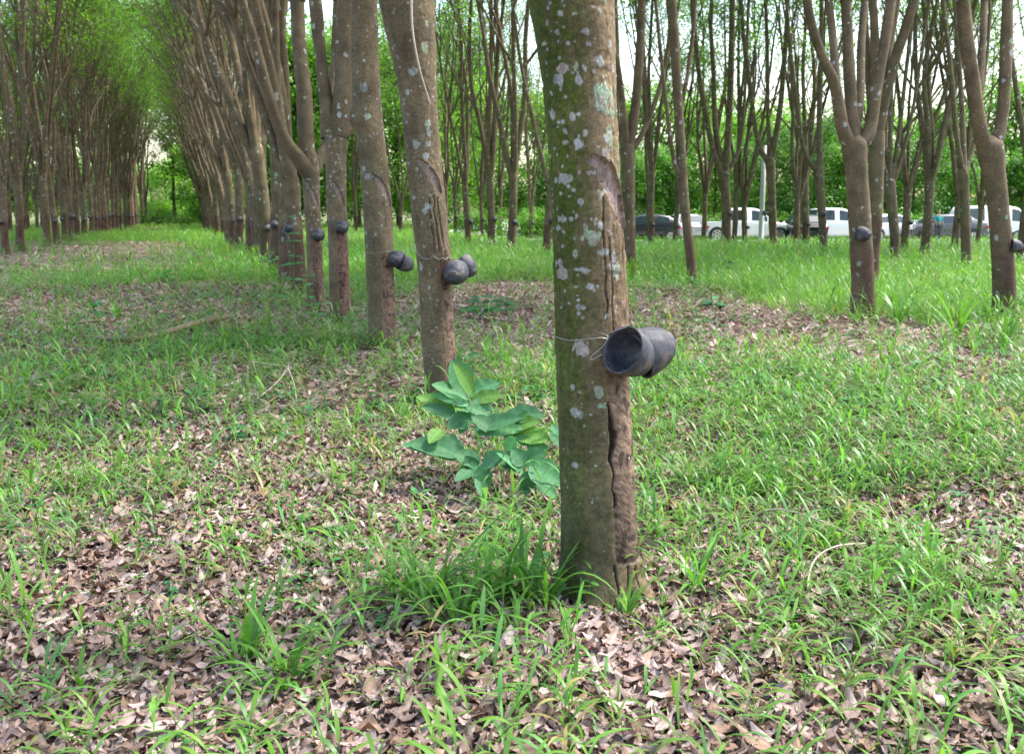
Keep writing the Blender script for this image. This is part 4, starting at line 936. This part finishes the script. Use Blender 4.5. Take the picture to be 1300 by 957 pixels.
# low shrubs at the aisle end and along the road
sv = []
for q in range(3):
    rng = np.random.RandomState(60+q); t = rng.randn(260, 3)*np.array([.6, .6, .38])+np.array([0, 0, .7]); t[:, 2] = np.abs(t[:, 2])
    root = empty('shrub', (0, 0, 0)); mb = MB()
    for k in range(9):
        e = t[k*20]; V, Q = sweep(crv([(0, 0, -.05), e*np.array([.4, .4, .6]), e], 5), np.linspace(.02, .006, 5), 4); mb.add(V, Q, BARK)
    mb.build('stem', M['bark_fine'], root)
    v, qq, c = crown_mesh(t, rng, 9, .16, (.1, .25, .03), .1, 1, .12); mkobj('foliage', v, qq, M['bush'], root, c); sv.append([root, False])
def put_shrub(x, y, sc, label):
    s = rnd.choice(sv); o = s[0] if not s[1] else copy_thing(s[0]); s[1] = True
    o.location = (x, y, float(gs(x, y))); o.rotation_euler = (0, 0, rnd.uniform(0, 6)); o.scale = (sc, sc, sc); tag(o, label, 'shrub', 'shrubs at the edges of the plantation')
for k in range(9):
    g = atY(150+k*17+rnd.uniform(-5, 5), 268, 78+rnd.uniform(0, 14)); put_shrub(g[0], g[1], rnd.uniform(.7, 1.1), 'bright green shrub at the far end of the aisle')
for k, x in enumerate(np.arange(-3, 36, 1.9)):
    put_shrub(x+rnd.uniform(-.6, .6), 53.6+rnd.uniform(-.4, .6), rnd.uniform(.8, 1.2), 'green shrub behind the parked cars on the far side of the road')

# ------------------------------------------------------------------ road, kerb, cars
def box(mb, x0, x1, y0, y1, z0, z1, c=.5):
    V = [(x, y, z) for z in (z0, z1) for x, y in ((x0, y0), (x1, y0), (x1, y1), (x0, y1))]
    mb.add(V, [[0, 3, 2, 1], [4, 5, 6, 7], [0, 1, 5, 4], [1, 2, 6, 5], [2, 3, 7, 6], [3, 0, 4, 7]], c)
cl = crv([(85, 50.4), (45, 50.4), (20, 50.4), (6, 50.4), (1, 52), (-1.5, 57), (-1.5, 80), (-1.5, 120)], 60)
T = np.gradient(cl, axis=0); T /= np.linalg.norm(T, axis=1)[:, None]; Nn = np.stack([T[:, 1], -T[:, 0]], -1)
def strip(off0, off1, z, name, m):
    a = cl+Nn*off0; b = cl+Nn*off1; V = np.zeros((len(cl)*2, 3)); V[0::2, :2] = a; V[1::2, :2] = b; V[:, 2] = z + gs(V[:, 0], V[:, 1])
    o = mkobj(name, V, [[2*i, 2*i+1, 2*i+3, 2*i+2] for i in range(len(cl)-1)], m); o['kind'] = 'structure'; return o
strip(-2.4, 2.4, .052, 'road', M['road'])
# white painted kerb blocks on the near verge
i = 0
for x in np.arange(6, 30, 1.35):
    if rnd.random() < .2: continue
    mb = MB(); w = rnd.uniform(.28, .42); box(mb, -w, w, -.11, .11, 0, .24)
    o = mb.build('kerb_block', M['kerb'], smooth=False); bv = o.modifiers.new('b', 'BEVEL'); bv.width = .03; bv.segments = 2
    o.location = (x+rnd.uniform(-.2, .2), 47.6+rnd.uniform(-.05, .05), -.40); o.rotation_euler = (0, 0, rnd.uniform(-.06, .06))
    tag(o, 'white painted kerb block along the near edge of the road', 'kerb block', 'white kerb blocks beside the road')
def car(kind, paint, x, y, rz, label):
    # stations: x, z_belt, z_roof, half width at belt, half width at roof
    if kind == 'pickup':
        st = [(-2.6, .98, 1.0, .84, .8), (-2.55, 1.02, 1.04, .88, .84), (-1.1, 1.03, 1.05, .9, .86), (-1.05, 1.05, 1.1, .9, .84), (-.9, 1.06, 1.74, .9, .7), (-.5, 1.06, 1.79, .9, .7), (.4, 1.05, 1.78, .9, .7), (.75, 1.04, 1.68, .9, .72), (1.35, 1.02, 1.1, .9, .82), (1.5, 1.0, 1.04, .9, .82), (2.3, .92, .96, .88, .78), (2.55, .82, .86, .84, .72), (2.62, .7, .74, .8, .7)]
        wins = [(4, 5.6, .06), (5.75, 7.6, .06)]; ws = (7, 8); rs = (4, 3); wx = (-1.62, 1.72); L = 2.62; wr = .39
    elif kind == 'van':
        st = [(-2.1, .8, .9, .82, .78), (-2.08, 1.0, 1.6, .85, .72), (-1.9, 1.02, 1.86, .87, .72), (-.8, 1.02, 1.92, .88, .72), (.5, 1.0, 1.9, .88, .72), (.95, .98, 1.8, .88, .72), (1.6, .95, 1.06, .87, .8), (2.1, .85, .9, .84, .76), (2.25, .65, .7, .8, .72)]
        wins = [(2.1, 2.95, .06), (3.05, 3.95, .06), (4.05, 5.5, .06)]; ws = (5, 6); rs = (1, 1); wx = (-1.35, 1.45); L = 2.25; wr = .34
    else:
        st = [(-2.05, .75, .8, .78, .74), (-2.0, .92, .97, .82, .76), (-1.75, .95, 1.02, .84, .74), (-1.15, .96, 1.38, .86, .62), (-.5, .96, 1.46, .86, .6), (.3, .94, 1.44, .86, .6), (.65, .92, 1.32, .86, .64), (1.2, .9, .96, .86, .76), (1.85, .78, .82, .82, .72), (2.1, .6, .64, .78, .7)]
        wins = [(2.9, 4.0, .06), (4.1, 6.2, .06)]; ws = (6, 7); rs = (3, 2); wx = (-1.25, 1.35); L = 2.1; wr = .31
    root = empty('parked_car', (x, y, .06-.40), rz); tag(root, label, 'car', 'cars parked along the road')
    S = np.array(st); x_ = S[:, 0]; n = len(S); z0 = .3
    ring = []
    for (xx, zb, zr, wb, w2) in st:
        half = [(wb*.86, z0), (wb*.97, z0+.1), (wb, (z0+zb)/2+.05), (wb*.985, zb-.03), (wb*.96, zb), (w2+.03, zb+(zr-zb)*.93), (w2-.05, zr), (0, zr+.02)]
        ring.append([(xx, a, b) for a, b in half] + [(xx, -a, b) for a, b in half[-2::-1]])
    V = np.array(ring).reshape(-1, 3); k = len(ring[0]); Q = grid_quads(n, k)
    # end caps
    base = len(V); cx = [V[:k].mean(0), V[-k:].mean(0)]; V = np.vstack([V, np.repeat([cx[0]], k, 0), np.repeat([cx[1]], k, 0)])
    Q = np.vstack([Q, [[j, (j+1) % k, base+(j+1) % k, base+j] for j in range(k)], [[(n-1)*k+j, (n-1)*k+(j+1) % k, base+k+(j+1) % k, base+k+j] for j in range(k)]])
    body = mkobj('body', V, Q, paint, root, None, True)
    def at(i, f):  # interpolated station; f = fraction from belt to roof
        a = int(i); t = i-a; s = S[a]*(1-t)+S[min(a+1, n-1)]*t
        xx, zb, zr, wb, w2 = s; return xx, wb*.96+(w2+.03-wb*.96)*f/.93, zb+(zr-zb)*f
    for (i0, i1, g) in wins:
        for sd in (1, -1):
            mb = MB(); cols = np.linspace(i0+g, i1-g, 6); P = []
            for i_ in cols:
                for f in (.12, .5, .86): xx, yy, zz = at(i_, f); P.append((xx, sd*(yy+.006), zz))
            mb.add(P, grid_quads(6, 3, False)); mb.build('window', M['glass'], root)
    for (a, b), nm in ((ws, 'windscreen'), (rs, 'rear_window')):
        if a == b:
            xx = -2.1; mb = MB(); mb.add([(xx+.0, -.66, 1.08), (xx+.0, .66, 1.08), (xx+.05, .6, 1.6), (xx+.05, -.6, 1.6)], [[0, 1, 2, 3]]); mb.build(nm, M['glass'], root); continue
        s0, s1 = S[a], S[b]; P = []
        for t in (.1, .5, .9):
            s = s0*(1-t)+s1*t; nrm = .012*np.sign(s1[0]-s0[0])
            for u in (-1, 0, 1): P.append((s[0]+nrm, u*(s[4]-.08+.06*t), s[2]+.03))
        mb = MB(); mb.add(P, grid_quads(3, 3, False)); mb.build(nm, M['glass'], root)
    wb = S[:, 3].max()
    for wxx in wx:
        for sd in (1, -1):
            mb = MB(); th = np.linspace(0, math.pi, 12); P = [(wxx+math.cos(a)*(wr+.07), sd*(wb+.004), .33+math.sin(a)*(wr+.09)) for a in th] + [(wxx+math.cos(a)*.02, sd*(wb+.004), .31) for a in th]
            mb.add(P, [[j, j+1, 13+j, 12+j] for j in range(11)]); mb.build('wheel_arch', M['plastic'], root, False)
            pr = [(0, -.1), (wr*.9, -.1), (wr, -.07), (wr, .07), (wr*.93, .1), (wr*.68, .1)]; th = np.linspace(0, 2*math.pi, 24, endpoint=False)
            Vw = np.array([[(wxx+r*math.cos(a), sd*(wb-.07+q), wr+r*math.sin(a)) for a in th] for r, q in pr]).reshape(-1, 3)
            wo = mkobj('wheel', Vw, grid_quads(len(pr), 24), M['rubber'], root, None, True)
            mb = MB(); ro = wr*.68
            for s5 in range(6):
                a = s5*math.pi/3; c_, s_ = math.cos(a), math.sin(a); W = []
                for r, h in ((.04, .05), (ro, .035)):
                    for e in (-1, 1): W.append((wxx+c_*r-s_*h*e, sd*(wb-.07+.095), wr+s_*r+c_*h*e))
                mb.add(W, [[0, 1, 3, 2]])
            Vr = np.array([[(wxx+r*math.cos(a), sd*(wb-.07+q), wr+r*math.sin(a)) for a in th] for r, q in ((ro, .09), (ro*.86, .1), (ro*.82, .05))]).reshape(-1, 3); mb.add(Vr, grid_quads(3, 24)); mb.build('rim', M['rim'], wo)
    xe = x_[-1]-.02
    for sd in (1, -1):
        mb = MB(); box(mb, xe-.25, xe-.0, sd*.66-.13, sd*.66+.13, .66, .82); o = mb.build('headlight', M['lamp'], root, False)
        mb = MB(); zt = .72 if kind != 'van' else 1.0; box(mb, x_[0]-.012, x_[0]+.14, sd*.76-.07, sd*.76+.085, zt, zt+(.13 if kind != 'van' else .45)); o = mb.build('taillight', M['red'], root, False)
        mb = MB(); xm = S[ws[1]][0]-.2; box(mb, xm-.05, xm+.08, sd*(wb+.12)-.09, sd*(wb+.12)+.09, 1.0, 1.16); mb.build('mirror', paint, root, False)
    mb = MB(); box(mb, xe-.1, xe+.06, -.76, .76, .34, .56); mb.build('bumper', M['plastic'] if kind != 'sedan' else paint, root, False)
    mb = MB(); box(mb, x_[0]-.08, x_[0]+.1, -.76, .76, .36, .56); mb.build('bumper', M['plastic'] if kind != 'sedan' else paint, root, False)
    return root
def carx(px, Y=50): return atY(px, 290, Y)[0]
car('sedan', M['black'], carx(819), 49.9, math.pi, 'black car seen from its side, farthest left of the cars behind the grove')
car('sedan', M['silver'], carx(873), 51.0, math.pi*.52, 'silver car parked end on between the black car and the white pickup')
car('pickup', M['white'], carx(943), 49.9, 0, 'white pickup with its empty bed to the left, near the goblet shaped trunk')
car('pickup', M['white'], carx(1058), 50.6, 0, 'white double cab pickup parked behind the small black car')
car('sedan', M['black'], carx(1022, 48.6), 48.9, math.pi*.47, 'small black car parked end on before the white pickup')
car('sedan', M['white'], carx(1126, 51), 50.9, math.pi*.1, 'white car half hidden behind the stout forked trunk')
car('sedan', M['grey'], carx(1196), 49.9, math.pi, 'dark grey car to the left of the white van with the red tail lamp')
car('van', M['white'], carx(1262, 50), 50.1, 0, 'white van with a red tail lamp near the right edge')
car('sedan', M['white'], carx(1312, 50), 50.1, 0, 'white car cut off by the right edge of the picture')
# person in a turquoise shirt behind the grove
def person(x, y, rz):
    bm_v = [(0, 0, .95), (0, 0, 1.15), (0, 0, 1.38), (0, 0, 1.48), (0, -.01, 1.58), (0, -.01, 1.68),
            (.1, 0, .9), (.11, .02, .5), (.11, 0, .08), (.12, -.13, .04), (-.1, 0, .9), (-.12, -.03, .5), (-.12, 0, .08), (-.13, -.13, .04),
            (.18, 0, 1.4), (.25, .0, 1.14), (.24, -.1, .9), (-.18, 0, 1.4), (-.25, .0, 1.14), (-.24, -.1, .9)]
    ed = [(0, 1), (1, 2), (2, 3), (3, 4), (4, 5), (0, 6), (6, 7), (7, 8), (8, 9), (0, 10), (10, 11), (11, 12), (12, 13), (2, 14), (14, 15), (15, 16), (2, 17), (17, 18), (18, 19)]
    rad = [.13, .12, .13, .055, .085, .07, .09, .065, .045, .035, .09, .065, .045, .035, .06, .045, .035, .06, .045, .035]
    def skin(name, vs, es, rs, m, parent=None, grow_=0):
        me = bpy.data.meshes.new(name); me.from_pydata(vs, es, []); o = bpy.data.objects.new(name, me); COL.objects.link(o)
        md = o.modifiers.new('skin', 'SKIN'); me.skin_vertices[0].data[0].use_root = True
        for i_, r in enumerate(rs): me.skin_vertices[0].data[i_].radius = (r+grow_, r*.85+grow_)
        s = o.modifiers.new('sub', 'SUBSURF'); s.levels = 2; s.render_levels = 2; me.materials.append(m)
        if parent: o.parent = parent
        return o
    root = empty('person', (x, y, .06-.40), rz); tag(root, 'person in a turquoise shirt standing by the dark grey car', 'person')
    skin('body', bm_v, ed, rad, M['skin'], root)
    skin('shirt', [bm_v[i_] for i_ in (0, 1, 2, 14, 15, 17, 18)], [(0, 1), (1, 2), (2, 3), (3, 4), (2, 5), (5, 6)], [.14, .13, .14, .065, .055, .065, .055], M['shirt'], root, .012)
    skin('trousers', [bm_v[i_] for i_ in (0, 6, 7, 8, 10, 11, 12)], [(0, 1), (1, 2), (2, 3), (0, 4), (4, 5), (5, 6)], [.13, .095, .075, .06, .095, .075, .06], M['trouser'], root, .012)
    skin('hair', [(0, .02, 1.62), (0, .015, 1.7)], [(0, 1)], [.085, .075], M['hair'], root, .008)
person(carx(1191, 48.3), 48.3, .4)
# thin bamboo stakes
for k in range(16):
    px = 1160+k*4.6+rnd.uniform(-1, 1); g = atY(px, 300, 46.4+rnd.uniform(-.4, .4))
    P = [(0, 0, -.05), (rnd.uniform(-.03, .03), 0, .5), (rnd.uniform(-.06, .06), 0, rnd.uniform(.9, 1.35))]; V, Q = sweep(P, [.02, .018, .016], 6); mb = MB(); mb.add(V, Q)
    o = mb.build('stake', M['twig'], loc=(g[0], g[1], -.40)); tag(o, 'thin wooden stake in the line before the dark grey car', 'stake', 'stakes along the road')
g = atY(966, 300, 46)
mb = MB(); V, Q = sweep([(0, 0, -.05), (0, 0, .04), (0, 0, .05), (0, 0, 2), (0, 0, 4.9), (0, 0, 4.92)], [.17, .17, .13, .125, .115, .02], 16); mb.add(V, Q)
tag(mb.build('concrete_post', M['concrete'], loc=(g[0], g[1], -.40)), 'smooth grey post at the roadside between the two pickups', 'post')

# ------------------------------------------------------------------ foreground plants one can tell apart
def blend_leaf(mb, base, tip, W, col, nrm=(0, -.35, .95), curl=.35, nx=17, wav=.16):
    b = np.array(base, float); t = np.array(tip, float); d = t-b; L = np.linalg.norm(d); d /= L
    n = np.array(nrm, float); s = np.cross(n, d); s /= np.linalg.norm(s)+1e-9; n = np.cross(d, s)
    tt = np.linspace(0, 1, nx); sv_ = np.linspace(-1, 1, 7)
    w = W*np.sin(np.pi*tt**.85)**.7; w[0] = W*.06; w[-1] = W*.06
    V = np.zeros((nx, 7, 3))
    for i_ in range(nx):
        for j in range(7):
            z = (sv_[j]**2)*w[i_]*.25 - abs(0) - curl*L*.35*tt[i_]**2 + wav*w[i_]*math.sin(tt[i_]*20+j)*.35*abs(sv_[j]) - .0 * tt[i_]
            V[i_, j] = b + d*L*tt[i_] + s*w[i_]*sv_[j] + n*z
    c = np.ones((nx, 7, 3))*np.array(col); c[:, 3] *= 1.25; c[1::2] *= .86
    mb.add(V.reshape(-1, 3), grid_quads(nx, 7, False), c.reshape(-1, 3))
YP = gnd(640, 655)[1]
Rp = random.Random(8)
root = empty('broadleaf_plant', gnd(640, 655)); org = np.array(root.location)
tag(root, 'large leaved bluish green plant between the mossy trunk and the second trunk', 'plant')
LV = [((592, 496), (574, 457), 17, .55), ((596, 503), (634, 484), 14, .5), ((594, 507), (549, 487), 13, .5), ((598, 510), (637, 497), 11, .45), ((597, 513), (629, 517), 10, .4), ((594, 513), (578, 518), 12, .42), ((578, 524), (530, 501), 13, .45),
      ((603, 524), (580, 536), 12, .35), ((600, 530), (568, 540), 13, .3), ((612, 535), (655, 548), 17, .28), ((640, 530), (690, 524), 15, .3), ((600, 545), (662, 528), 13, .25), ((628, 548), (600, 527), 12, .2), ((655, 552), (698, 556), 14, .2), ((655, 555), (640, 580), 12, .05),
      ((592, 577), (519, 556), 16, .15), ((590, 572), (548, 560), 16, .2), ((610, 590), (576, 574), 13, .05), ((612, 592), (640, 575), 13, .0), ((610, 594), (615, 618), 12, -.05), ((608, 592), (578, 600), 11, .0), ((665, 590), (650, 570), 12, .0), ((672, 592), (714, 612), 19, -.05), ((662, 590), (690, 572), 14, .05),
      ((655, 588), (625, 578), 12, .0), ((668, 598), (672, 624), 12, -.08), ((640, 560), (676, 540), 12, .3), ((700, 540), (712, 560), 10, .2), ((650, 545), (665, 520), 10, .35), ((560, 545), (545, 560), 9, .2)]
for (b, t, w, dp) in list(LV):
    if Rp.random() < .7: LV.append(((b[0]+Rp.uniform(-9, 9), b[1]+Rp.uniform(4, 14)), (t[0]+Rp.uniform(-16, 16), t[1]+Rp.uniform(2, 18)), w*Rp.uniform(.55, .85), dp*.8))
for (b, t, w, dp) in LV:
    y0 = YP+.15+dp*.9; y1 = y0 + Rp.uniform(-.1, .02)
    B = atY(b[0], b[1], y0); Tt = atY(t[0], t[1], y1); W = w*y0/cp/FPX
    mb = MB(); c = np.array([.085, .22, .1])*Rp.uniform(.75, 1.25) if Rp.random() < .88 else np.array([.13, .27, .06])
    blend_leaf(mb, np.array(B)-org, np.array(Tt)-org, W*1.1, c, (Rp.uniform(-.3, .3), -.55, .8), Rp.uniform(.1, .5)); mb.build('leaf', M['weed'], root)
mb = MB()
for pts in ([(640, 655, 0), (625, 610, .05), (610, 560, .25), (600, 520, .55), (592, 495, .65)], [(640, 655, 0), (648, 620, .0), (655, 588, .1), (668, 592, .1)], [(640, 655, 0), (640, 600, .15), (645, 555, .3), (660, 540, .4)], [(622, 600, .05), (612, 592, .05), (592, 577, .2)], [(672, 655, -.02), (668, 620, 0), (672, 592, .05)], [(612, 545, .3), (590, 530, .5), (578, 524, .6)]):
    W = np.array([atY(a, b, YP+.15+c*.9) for a, b, c in pts])-org; W[0] = (W[0][0], W[0][1]-.15 if False else W[0][1], max(W[0][2], -.02)) if False else W[0]
    V, Q = sweep(crv(W, 16), np.linspace(.004, .002, 16), 6); mb.add(V, Q)
mb.build('stem', M['stem'], root)
# saplings with paired leaves
def sapling(px, py, hpx, label, n=5, leafpx=18, col=(.06, .19, .06), lean=0, seed=0):
    rg = random.Random(seed); g = gnd(px, py); root = empty('sapling', g); tag(root, label, 'sapling', 'leafy seedlings growing on the plantation floor')
    k = g[1]/cp/FPX; h = hpx*k; L = leafpx*k; P = np.array([(0, 0, -.01), (lean*k*.4, .0, h*.5), (lean*k, 0, h)]); cc = crv(P, 12)
    V, Q = sweep(cc, np.linspace(.004, .0015, 12), 5); mb = MB(); mb.add(V, Q); mb.build('stem', M['stem'], root)
    for i_ in range(n):
        t = .35+.65*i_/(n-1); b = cc[int(t*11)]; a0 = rg.uniform(0, 3.14)
        for s_ in (0, math.pi):
            a = a0+s_+rg.uniform(-.3, .3); l = L*rg.uniform(.7, 1.15)*(1.15-.45*t); e = b+np.array([math.cos(a)*l, math.sin(a)*l*.8, rg.uniform(-.15, .35)*l])
            mb = MB(); blend_leaf(mb, b, e, l*.28, np.array(col)*rg.uniform(.8, 1.2), (0, -.3, .95), .3, 6); mb.build('leaf', M['weed'], root)
sapling(373, 384, 106, 'tall thin sapling with paired leaves before the fifth trunk', 6, 17, seed=1, lean=4)
sapling(352, 392, 60, 'short leafy sapling left of the tall thin one', 5, 18, seed=2, lean=-6)
sapling(405, 420, 70, 'leafy sapling at the foot of the fourth trunk', 5, 20, seed=3, lean=-14)
sapling(748, 775, 40, 'tiny seedling at the foot of the mossy foreground trunk', 3, 18, (.1, .25, .05), seed=4)
for j, (px, py, h, w, lab) in enumerate([(610, 405, 28, 26, 'low broad leaved seedling behind and right of the second trunk'), (640, 400, 22, 22, 'small seedling among dead leaves between the second and mossy trunks'), (590, 470, 24, 24, 'small seedling close beside the foot of the second trunk'),
        (925, 352, 22, 24, 'dark leafy seedling in the tall grass right of the crooked trunk'), (905, 395, 14, 26, 'flat bluish seedling at the edge of the bare leaf patch'), (1225, 560, 30, 26, 'leafy seedling in the grass towards the right edge'),
        (120, 400, 16, 20, 'small seedling on the bare leaf patch at the left'), (215, 360, 14, 22, 'small seedling in the grassy aisle'), (300, 560, 20, 20, 'small seedling in the dense grass left of the plant'), (1160, 480, 20, 22, 'small seedling in the short grass below the stout forked trunk')]):
    sapling(px, py, h, lab, 4, w, seed=20+j, col=(.065, .19, .075))
# grass tufts
def tuft_thing(px, py, hpx, nb, label, seed, wpx=3.0, spread=1.0):
    rg = random.Random(seed); g = gnd(px, py); k = g[1]/cp/FPX; mb = MB(); nn = max(1, int(nb*.62)//14)
    for c in range(nn):
        V, Q, S = tuft_t(rg, 14, hpx*k*1.5, wpx*k*1.25, 9, spread); off = np.array([rg.gauss(0, .075)*spread, rg.gauss(0, .06), 0]) if c else np.zeros(3)
        ccol = np.array([.12, .28, .045])*rg.uniform(.85, 1.15); mb.add(V+off, Q, S[:, None]*ccol[None])
    for c in range(6):
        a = rg.uniform(0, 6.28); tt, P, sd = leaf_curve(np.zeros(3), a, rg.uniform(.1, .5), hpx*k*.5, .8, 5); V, Q = blade_strip(P, np.linspace(.003, .001, 5), sd); mb.add(V, Q, np.array([.35, .27, .15]))
    tag(mb.build('grass_tuft', M['grass'], loc=(g[0], g[1], float(gz(g[0], g[1])))), label, 'grass tuft', 'long bladed grass tufts')
for j, a in enumerate([(360, 850, 88, 84, 'big grass tuft at the bottom left, with dry straw at its base', 3.2), (300, 838, 50, 42, 'smaller grass tuft left of the big bottom left one', 2.8), (555, 775, 110, 98, 'widest long bladed grass tuft, left of the mossy trunk', 3.0), (500, 760, 80, 56, 'grass tuft fanning out left of the widest one', 2.6),
        (640, 765, 95, 70, 'upright grass tuft between the widest tuft and the mossy trunk', 3.0), (676, 766, 100, 56, 'grass tuft leaning against the foot of the mossy trunk', 3.2), (655, 820, 75, 42, 'loose grass tuft in front of the mossy trunk foot', 3.4), (100, 860, 60, 28, 'thin grass tuft at the bottom left corner', 3.0),
        (885, 745, 70, 28, 'single grass tuft right of the mossy trunk foot', 3.2), (792, 790, 40, 14, 'tiny grass tuft at the right foot of the mossy trunk', 2.4), (1180, 720, 70, 42, 'grass tuft in the lower right of the picture', 3.2), (415, 348, 18, 28, 'small tuft beside the fifth trunk foot', 1.2), (148, 402, 24, 42, 'dark green tuft beside the fallen branch', 1.6),
        (1140, 410, 60, 42, 'arching tall tuft right of the stout forked trunk', 1.7), (1215, 425, 66, 42, 'arching tall tuft left of the right edge trunk', 1.8), (1275, 440, 60, 42, 'tall tuft at the right edge below the trunk there', 1.8), (1045, 700, 60, 28, 'grass tuft beside the arched twigs', 3.0)]):
    tuft_thing(a[0], a[1], a[2], a[3], a[4], 70+j, a[5])
# long single shoots crossing the foreground
def shoot_thing(px, py, hpx, label, seed, n=9):
    rg = random.Random(seed); g = gnd(px, py); k = g[1]/cp/FPX
    V, Q, S = shoot_t(rg, hpx*k, n, .13, .0055, 9); mb = MB(); mb.add(V, Q, S[:, None]*np.array([.09, .24, .035])[None])
    tag(mb.build('grass_shoot', M['grass'], loc=(g[0], g[1], float(gz(g[0], g[1])))), label, 'grass shoot', 'tall grass shoots in the foreground')
for j, (px, py, h, lab) in enumerate([(565, 862, 165, 'tallest dark stemmed grass shoot in front of the widest tuft'), (385, 770, 120, 'tall grass shoot standing above the big bottom left tuft'), (315, 740, 100, 'slim grass shoot left of the big tuft'), (75, 790, 95, 'leafy grass shoot near the bottom left corner'), (155, 830, 60, 'short leafy shoot at the bottom left'),
        (840, 790, 110, 'curved grass shoot right of the mossy trunk foot'), (1190, 800, 130, 'tall grass shoot in the lower right corner'), (1105, 820, 110, 'leafy grass shoot at the bottom right'), (1270, 760, 120, 'grass shoot at the right edge'), (955, 840, 100, 'grass shoot among the dead leaves at the bottom right'), (720, 850, 70, 'low shoot below the mossy trunk'), (250, 690, 90, 'grass shoot in the middle of the left foreground')]):
    shoot_thing(px, py, h, lab, 130+j)
# fallen branches and twigs
def twig(pts, r0, r1, label, m='twig', n=26, arch=None, side=None):
    P = []
    for q, a in enumerate(pts):
        z = a[2] if len(a) > 2 else .02; g = gnd(a[0], a[1], z); P.append((g[0], g[1], z + float(gz(g[0], g[1]))))
    mb = MB(); c = crv(P, n); V, Q = sweep(c, np.linspace(r0, r1, n), 7, .12, 3, True); mb.add(V, Q)
    if side:
        for s_ in side:
            P2 = [gnd(a, b, z) for a, b, z in s_]; V, Q = sweep(crv(P2, 14), np.linspace(r1*1.3, r1*.6, 14), 6, .1, 1, True); mb.add(V, Q)
    return tag(mb.build('fallen_twig', M[m]), label, 'twig', 'fallen twigs and branches on the ground')
twig([(112, 430, .05), (165, 431, .08), (210, 422, .10), (250, 412, .11), (292, 403, .09)], .026, .036, 'thick fallen branch lying across the aisle at the left')
twig([(60, 420, .03), (100, 408, .03), (130, 404, .03)], .012, .016, 'short stick behind the thick fallen branch', )
twig([(150, 436, .02), (210, 432, .03), (290, 431, .02)], .008, .006, 'thin straight stick just in front of the thick fallen branch')
twig([(292, 532, .01), (320, 508, .04), (350, 484, .09), (366, 463, .12)], .004, .004, 'thin forked pale twig in the grass left of the plant', 'pale_twig', side=[[(365, 465, .12), (374, 490, .06), (377, 520, .01)], [(365, 465, .12), (340, 462, .12), (315, 458, .1)]])
twig([(934, 676, .01), (950, 655, .07), (985, 641, .13), (1040, 656, .12), (1092, 682, .06)], .0035, .003, 'longer arched twig over the grass at the right', 'pale_twig')
twig([(1027, 770, .01), (1026, 735, .06), (1035, 708, .1), (1060, 692, .12), (1098, 687, .1)], .0035, .003, 'hooked arched twig below the longer one at the right', 'pale_twig')
twig([(1125, 625, .16), (1133, 648, .1), (1152, 682, .01)], .003, .003, 'short upright twig beside the arched ones', 'pale_twig')
twig([(798, 362, .03), (830, 367, .04), (862, 371, .03)], .02, .016, 'dark stick on the ground behind the foreground cup')
twig([(640, 350, .03), (668, 352, .03), (700, 358, .03)], .014, .014, 'stick on the bare leaf patch between the trunks')
twig([(860, 772, .01), (900, 778, .02), (985, 776, .01)], .004, .003, 'straight twig on the leaves right of the trunk foot')
twig([(815, 700, .02), (840, 720, .02), (865, 738, .01)], .008, .006, 'stick leaning by the right side of the trunk foot', 'twig')
twig([(450, 800, .01), (500, 790, .02), (560, 792, .01)], .004, .003, 'thin twig under the grass tufts left of the trunk', 'twig')
twig([(985, 800, .01), (1010, 770, .02), (1040, 745, .02)], .0035, .003, 'thin twig on the leaves at the lower right')
twig([(1160, 470, .02), (1185, 500, .1), (1205, 535, .02)], .005, .004, 'dark bent twig in the grass at the right')

# ------------------------------------------------------------------ light, sky, camera
w = bpy.data.worlds.new('World'); SC.world = w; w.use_nodes = True; nt = w.node_tree
bg = nt.nodes['Background']; sky = nt.nodes.new('ShaderNodeTexSky'); sky.sky_type = 'NISHITA'; sky.sun_disc = False
EL, AZ = R(58), R(68)
sky.sun_elevation = EL; sky.sun_rotation = AZ; sky.air_density = 1.4; sky.dust_density = 3.0; sky.ozone_density = 1.0
nt.links.new(sky.outputs[0], bg.inputs['Color']); bg.inputs['Strength'].default_value = .15
sl = bpy.data.lights.new('sun', 'SUN'); sl.energy = 2.2; sl.angle = R(12); sl.color = (1, .97, .92)
so = bpy.data.objects.new('sun', sl); COL.objects.link(so)
import mathutils
sd = mathutils.Vector((math.sin(AZ)*math.cos(EL), math.cos(AZ)*math.cos(EL), math.sin(EL)))
so.rotation_euler = sd.to_track_quat('Z', 'Y').to_euler()
cam = bpy.data.cameras.new('camera'); co = bpy.data.objects.new('camera', cam); COL.objects.link(co)
co.location = (0, 0, H); co.rotation_euler = (math.pi/2-PT, 0, 0)
cam.sensor_fit = 'HORIZONTAL'; cam.sensor_width = 36; cam.lens = 36*FPX/1300; cam.shift_y = -(478.5-434)/1300
cam.clip_start = .05; cam.clip_end = 1500
cam.dof.use_dof = True; cam.dof.focus_distance = Y1/cp*1.15; cam.dof.aperture_fstop = 6.3
SC.camera = co
vs = SC.view_settings; vs.view_transform = 'Standard'; vs.look = 'None'; vs.exposure = 1.8; vs.gamma = 1
SC.cycles.max_bounces = 6; SC.cycles.diffuse_bounces = 3; SC.cycles.transmission_bounces = 4
